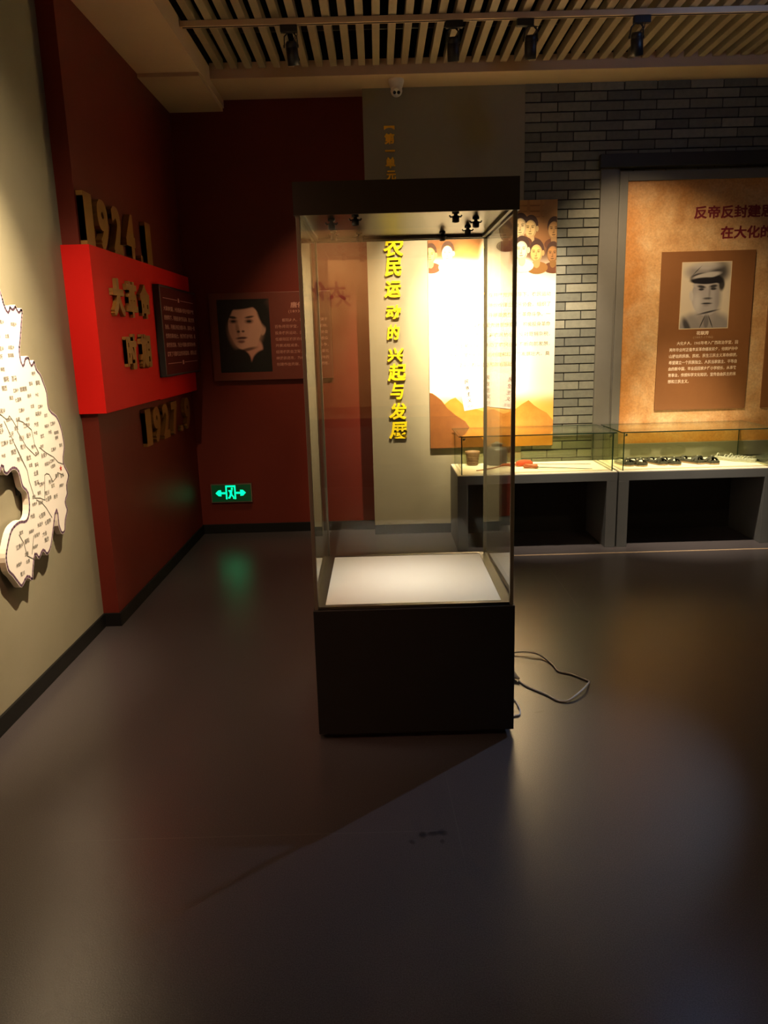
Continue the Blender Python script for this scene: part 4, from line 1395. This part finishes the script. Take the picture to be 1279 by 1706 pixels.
# ------------------------------------------------------------------ stands with glass covers
def stand(x0, x1, lab, vlab, side):
    t = thing('vitrine_stand', ((x0 + x1) / 2, 5.78, 0), lab, 'display stand', 'grey stands against the brick wall')
    y0, y1, zt = 5.50, 6.052, 0.572
    box_obj('top_slab', STAND_GREY, (x0, x1, y0, y1, 0.502, 0.566), t, bevel=0.002)
    for xa in (x0, x1 - 0.076):
        box_obj('side_panel', STAND_GREY, (xa, xa + 0.076, y0, y1, 0.0, 0.502), t, bevel=0.002)
    box_obj('shade_sheet', mat('black shade sheet', (0.006, 0.006, 0.006), 0.7), (x0 + 0.076, x1 - 0.076, 6.030, 6.052, 0.0, 0.502), t)  # dark sheet added for the shade over the brickwork under the stand
    box_obj('deck_sheet', mat('cream display sheet', (0.80, 0.74, 0.56), 0.6), (x0 + 0.004, x1 - 0.004, y0 + 0.004, y1 - 0.004, 0.566, zt), t, label='cream display sheet')
    v = thing('glass_cover', ((x0 + x1) / 2, 5.79, zt), vlab, 'glass cover', 'glass covers on the grey stands')
    gx0, gx1, gy0, gy1, gz1, th = x0 + 0.030, x1 - 0.030, 5.525, 6.048, 0.850, 0.008
    pane('front_pane', (gx0 + th, gx1 - th, gy0, gy0 + th, zt, gz1), 1, GLASS, GLASS_EDGE_DARK, v)
    pane('back_pane', (gx0 + th, gx1 - th, gy1 - th, gy1, zt, gz1), 1, GLASS_GREEN, GLASS_EDGE_DARK, v)
    pane('side_pane', (gx0, gx0 + th, gy0, gy1, zt, gz1), 0, GLASS_GREEN, GLASS_EDGE_DARK, v)
    pane('side_pane', (gx1 - th, gx1, gy0, gy1, zt, gz1), 0, GLASS_GREEN, GLASS_EDGE_DARK, v)
    pane('lid_pane', (gx0 - 0.018, gx1 + 0.018, gy0 - 0.012, gy1, gz1, gz1 + th), 2, GLASS_GREEN, GLASS_EDGE_DARK, v)
    for s, xa in ((1, gx0 + th), (-1, gx1 - th)):
        b = MB()
        b.use(mat('clear corner pad', (0.55, 0.55, 0.45), 0.3)).lathe([(0, 0), (0.010, 0), (0.010, 0.003), (0, 0.003)], (xa + s * 0.014, gy0 + th, gz1 - 0.016), 12, (0, 1, 0))
        b.build('corner_pad', None, v)
    return t


stand(0.555, 1.726, 'grey open stand beneath the poster, nearer the display case', 'greenish glass cover over wooden cup and swords, left of two', 0)
stand(1.737, 2.885, 'grey open stand beneath the parchment panel, right of two', 'greenish glass cover over sandals, right of two', 1)
ZT = 0.572

# wooden cup, dark canister, two hafted blades
b = MB()
b.use(WOOD_BROWN).lathe([(0, 0), (0.040, 0), (0.042, 0.006), (0.045, 0.05), (0.054, 0.085), (0.060, 0.108), (0.056, 0.110), (0.050, 0.088), (0.040, 0.02), (0, 0.015)], (0.722, 5.97, ZT), 28)
for zz in (0.012, 0.030, 0.048, 0.066):
    b.lathe([(0.044 + zz * 0.12, zz - 0.003), (0.0465 + zz * 0.12, zz), (0.044 + zz * 0.12, zz + 0.003)], (0.722, 5.97, ZT), 28)
tag(b.build('wooden_cup'), 'small brown wooden cup inside the left glass cover', 'cup')
cn = thing('canister', (0.913, 5.965, ZT), 'dark tall canister with wire handle inside the left glass cover', 'canister')
b = MB()
b.use(JAR_DARK).lathe([(0, 0), (0.074, 0), (0.080, 0.008), (0.080, 0.120), (0.072, 0.134), (0.045, 0.142), (0.040, 0.150), (0, 0.150)], (0.913, 5.965, ZT), 32)
b.build('body', None, cn)
b = MB()
b.use(JAR_DARK).lathe([(0, 0), (0.043, 0), (0.043, 0.018), (0.020, 0.024), (0.008, 0.034), (0, 0.034)], (0.913, 5.965, ZT + 0.150), 24)
b.build('lid', None, cn)
b = MB()
b.use(IRON).tube(smooth([(0.913 - 0.079, 5.965, ZT + 0.115), (0.913 - 0.06, 5.94, ZT + 0.158), (0.913, 5.92, ZT + 0.172), (0.913 + 0.06, 5.94, ZT + 0.158), (0.913 + 0.079, 5.965, ZT + 0.115)]), 0.003, 8)
b.build('wire_handle', None, cn)


def blade_piece(pts, w0, w1, th):
    """tapering flat blade along two points"""
    a, c = Vector(pts[0]), Vector(pts[1])
    t = (c - a).normalized()
    s = Vector((-t.y, t.x, 0))
    b = MB()
    b.use(IRON)
    lo = [a - s * w0, c - s * w1, c + t * 0.03, c + s * w1, a + s * w0]
    vs0 = [b.bm.verts.new(p) for p in lo]
    vs1 = [b.bm.verts.new(p + Vector((0, 0, th))) for p in lo]
    b.bm.faces.new(vs1)
    b.bm.faces.new(list(reversed(vs0)))
    for i in range(5):
        b.bm.faces.new((vs0[i], vs0[(i + 1) % 5], vs1[(i + 1) % 5], vs1[i]))
    return b


sw = thing('short_sword', (1.1, 5.84, ZT), 'thin blade with red cloth grip and curved wooden tail in the left glass cover', 'sword')
b = MB()
b.use(WOOD_RED).tube(smooth([(0.715, 5.672, ZT + 0.006), (0.79, 5.705, ZT + 0.008), (0.88, 5.755, ZT + 0.014), (0.94, 5.81, ZT + 0.020), (0.985, 5.83, ZT + 0.018), (1.05, 5.835, ZT + 0.018)]), [0.004] * 6 + [0.006] * 8 + [0.011] * 6 + [0.012] * 6, 10)
b.build('tail', None, sw, label='curved reddish wooden tail')
b = MB()
b.use(RED_CLOTH).tube([(1.045, 5.836, ZT + 0.020), (1.065, 5.838, ZT + 0.026), (1.10, 5.842, ZT + 0.028), (1.15, 5.845, ZT + 0.026), (1.17, 5.846, ZT + 0.018)], [0.014, 0.022, 0.025, 0.022, 0.012], 14)
b.build('cloth_grip', None, sw, label='red cloth grip')
blade_piece([(1.165, 5.846, ZT + 0.014), (1.58, 5.80, ZT + 0.010)], 0.007, 0.004, 0.004).build('blade', None, sw)
sw = thing('short_sword', (1.25, 5.70, ZT), 'thin blade with bare brown wooden grip lying in front in the left glass cover', 'sword')
b = MB()
b.use(WOOD_RED).tube([(1.085, 5.755, ZT + 0.014), (1.10, 5.750, ZT + 0.020), (1.14, 5.735, ZT + 0.020), (1.175, 5.72, ZT + 0.018), (1.185, 5.717, ZT + 0.010)], [0.010, 0.018, 0.015, 0.017, 0.008], 12)
b.build('grip', None, sw)
b = MB()
b.use(IRON).tube([(1.180, 5.700, ZT + 0.012), (1.190, 5.735, ZT + 0.012)], 0.006, 8)
b.build('guard', None, sw)
blade_piece([(1.185, 5.717, ZT + 0.010), (1.54, 5.61, ZT + 0.006)], 0.010, 0.005, 0.004).build('blade', None, sw)


def sandal(cx_, cy_, ang, s, lab, straw=False, grp='sandals inside the right glass cover'):
    t = thing('sandal', (cx_, cy_, ZT), lab, 'sandal', grp)
    a = math.radians(ang)
    T = lambda u, v, z: Vector((cx_ + (u * math.cos(a) - v * math.sin(a)) * s, cy_ + (u * math.sin(a) + v * math.cos(a)) * s, ZT + z * s))

    def half(u):
        k = u / 0.26
        return 0.026 + 0.022 * math.sin(min(1, max(0, k)) * math.pi * 0.62) ** 1.5 if 0 <= k <= 1 else 0.02
    left, right = [], []
    for i in range(13):
        u = -0.13 + 0.26 * i / 12
        hw = half(u + 0.13)
        e = min(1.0, math.sqrt(max(0.0, 1 - (abs(u) / 0.131) ** 6)))
        left.append((u, hw * e + 0.003))
        right.append((u, -hw * e - 0.003))
    ol = left + list(reversed(right))
    m_top, m_side = (STRAW, STRAW) if straw else (RUBBER, SOLE_TAN)
    b = MB()
    b.use(m_side)
    lo = [b.bm.verts.new(T(u, v, 0.0)) for u, v in ol]
    mid = [b.bm.verts.new(T(u, v, 0.014)) for u, v in ol]
    top_ = [b.bm.verts.new(T(u, v, 0.024 + 0.006 * (u / 0.13) ** 2)) for u, v in ol]
    k = len(ol)
    b._set([b.bm.faces.new((lo[i], lo[(i + 1) % k], mid[(i + 1) % k], mid[i])) for i in range(k)] + [b.bm.faces.new(list(reversed(lo)))])
    b.use(m_top)
    b._set([b.bm.faces.new((mid[i], mid[(i + 1) % k], top_[(i + 1) % k], top_[i])) for i in range(k)] + [b.bm.faces.new(top_)])
    b.build('sole', None, t)

    def strap(u0, u1, w, hgt, nm='strap'):
        b = MB()
        b.use(STRAW if straw else RUBBER)
        n_ = 10
        prev = None
        for i in range(n_ + 1):
            f = i / n_
            u = u0 + (u1 - u0) * f
            hv = half(u + 0.13) + 0.004
            v = hv * math.cos(math.pi * (1 - f))
            z = 0.016 + hgt * math.sin(math.pi * f)
            r = [b.bm.verts.new(T(u - w / 2, v, z)), b.bm.verts.new(T(u + w / 2, v, z)), b.bm.verts.new(T(u + w / 2, v * 0.93, z - 0.004)), b.bm.verts.new(T(u - w / 2, v * 0.93, z - 0.004))]
            if prev:
                for q in range(4):
                    b._set([b.bm.faces.new((prev[q], prev[(q + 1) % 4], r[(q + 1) % 4], r[q]))])
            else:
                b._set([b.bm.faces.new(r)])
            prev = r
        b._set([b.bm.faces.new(list(reversed(prev)))])
        b.build(nm, None, t)
    if straw:
        for (u0, u1) in ((0.06, 0.075), (0.03, 0.045), (0.0, 0.01), (-0.03, -0.03)):
            strap(u0, u1, 0.007, 0.035, 'rope_strap')
        strap(-0.10, -0.10, 0.008, 0.045, 'heel_loop')
    else:
        strap(0.035, 0.085, 0.024, 0.042)
        strap(0.085, 0.035, 0.024, 0.046)
        strap(-0.055, -0.055, 0.020, 0.040, 'heel_strap')
        b = MB()
        b.use(STRAW).lathe([(0, 0), (0.007, 0), (0.006, 0.004), (0, 0.005)], T(0.06, 0.0, 0.064), 10)
        b.build('rivet', None, t)
    return t


SA = [(1.862, 5.80, -74, 0.86, 'left sandal of the leftmost black pair in the right glass cover'), (1.952, 5.775, -74, 0.86, 'right sandal of the leftmost black pair in the right glass cover'),
      (2.108, 5.80, -64, 0.86, 'left sandal of the second dark pair from the left'), (2.202, 5.78, -66, 0.86, 'right sandal of the second dark pair from the left'),
      (2.375, 5.80, -52, 0.92, 'left sandal of the third dark pair from the left'), (2.478, 5.775, -60, 0.92, 'right sandal of the third dark pair from the left')]
for a_ in SA:
    sandal(*a_)
sandal(2.70, 5.86, -48, 0.86, 'left grey green straw sandal at the right of the row', True)
sandal(2.775, 5.81, -52, 0.86, 'right grey green straw sandal at the right of the row', True)
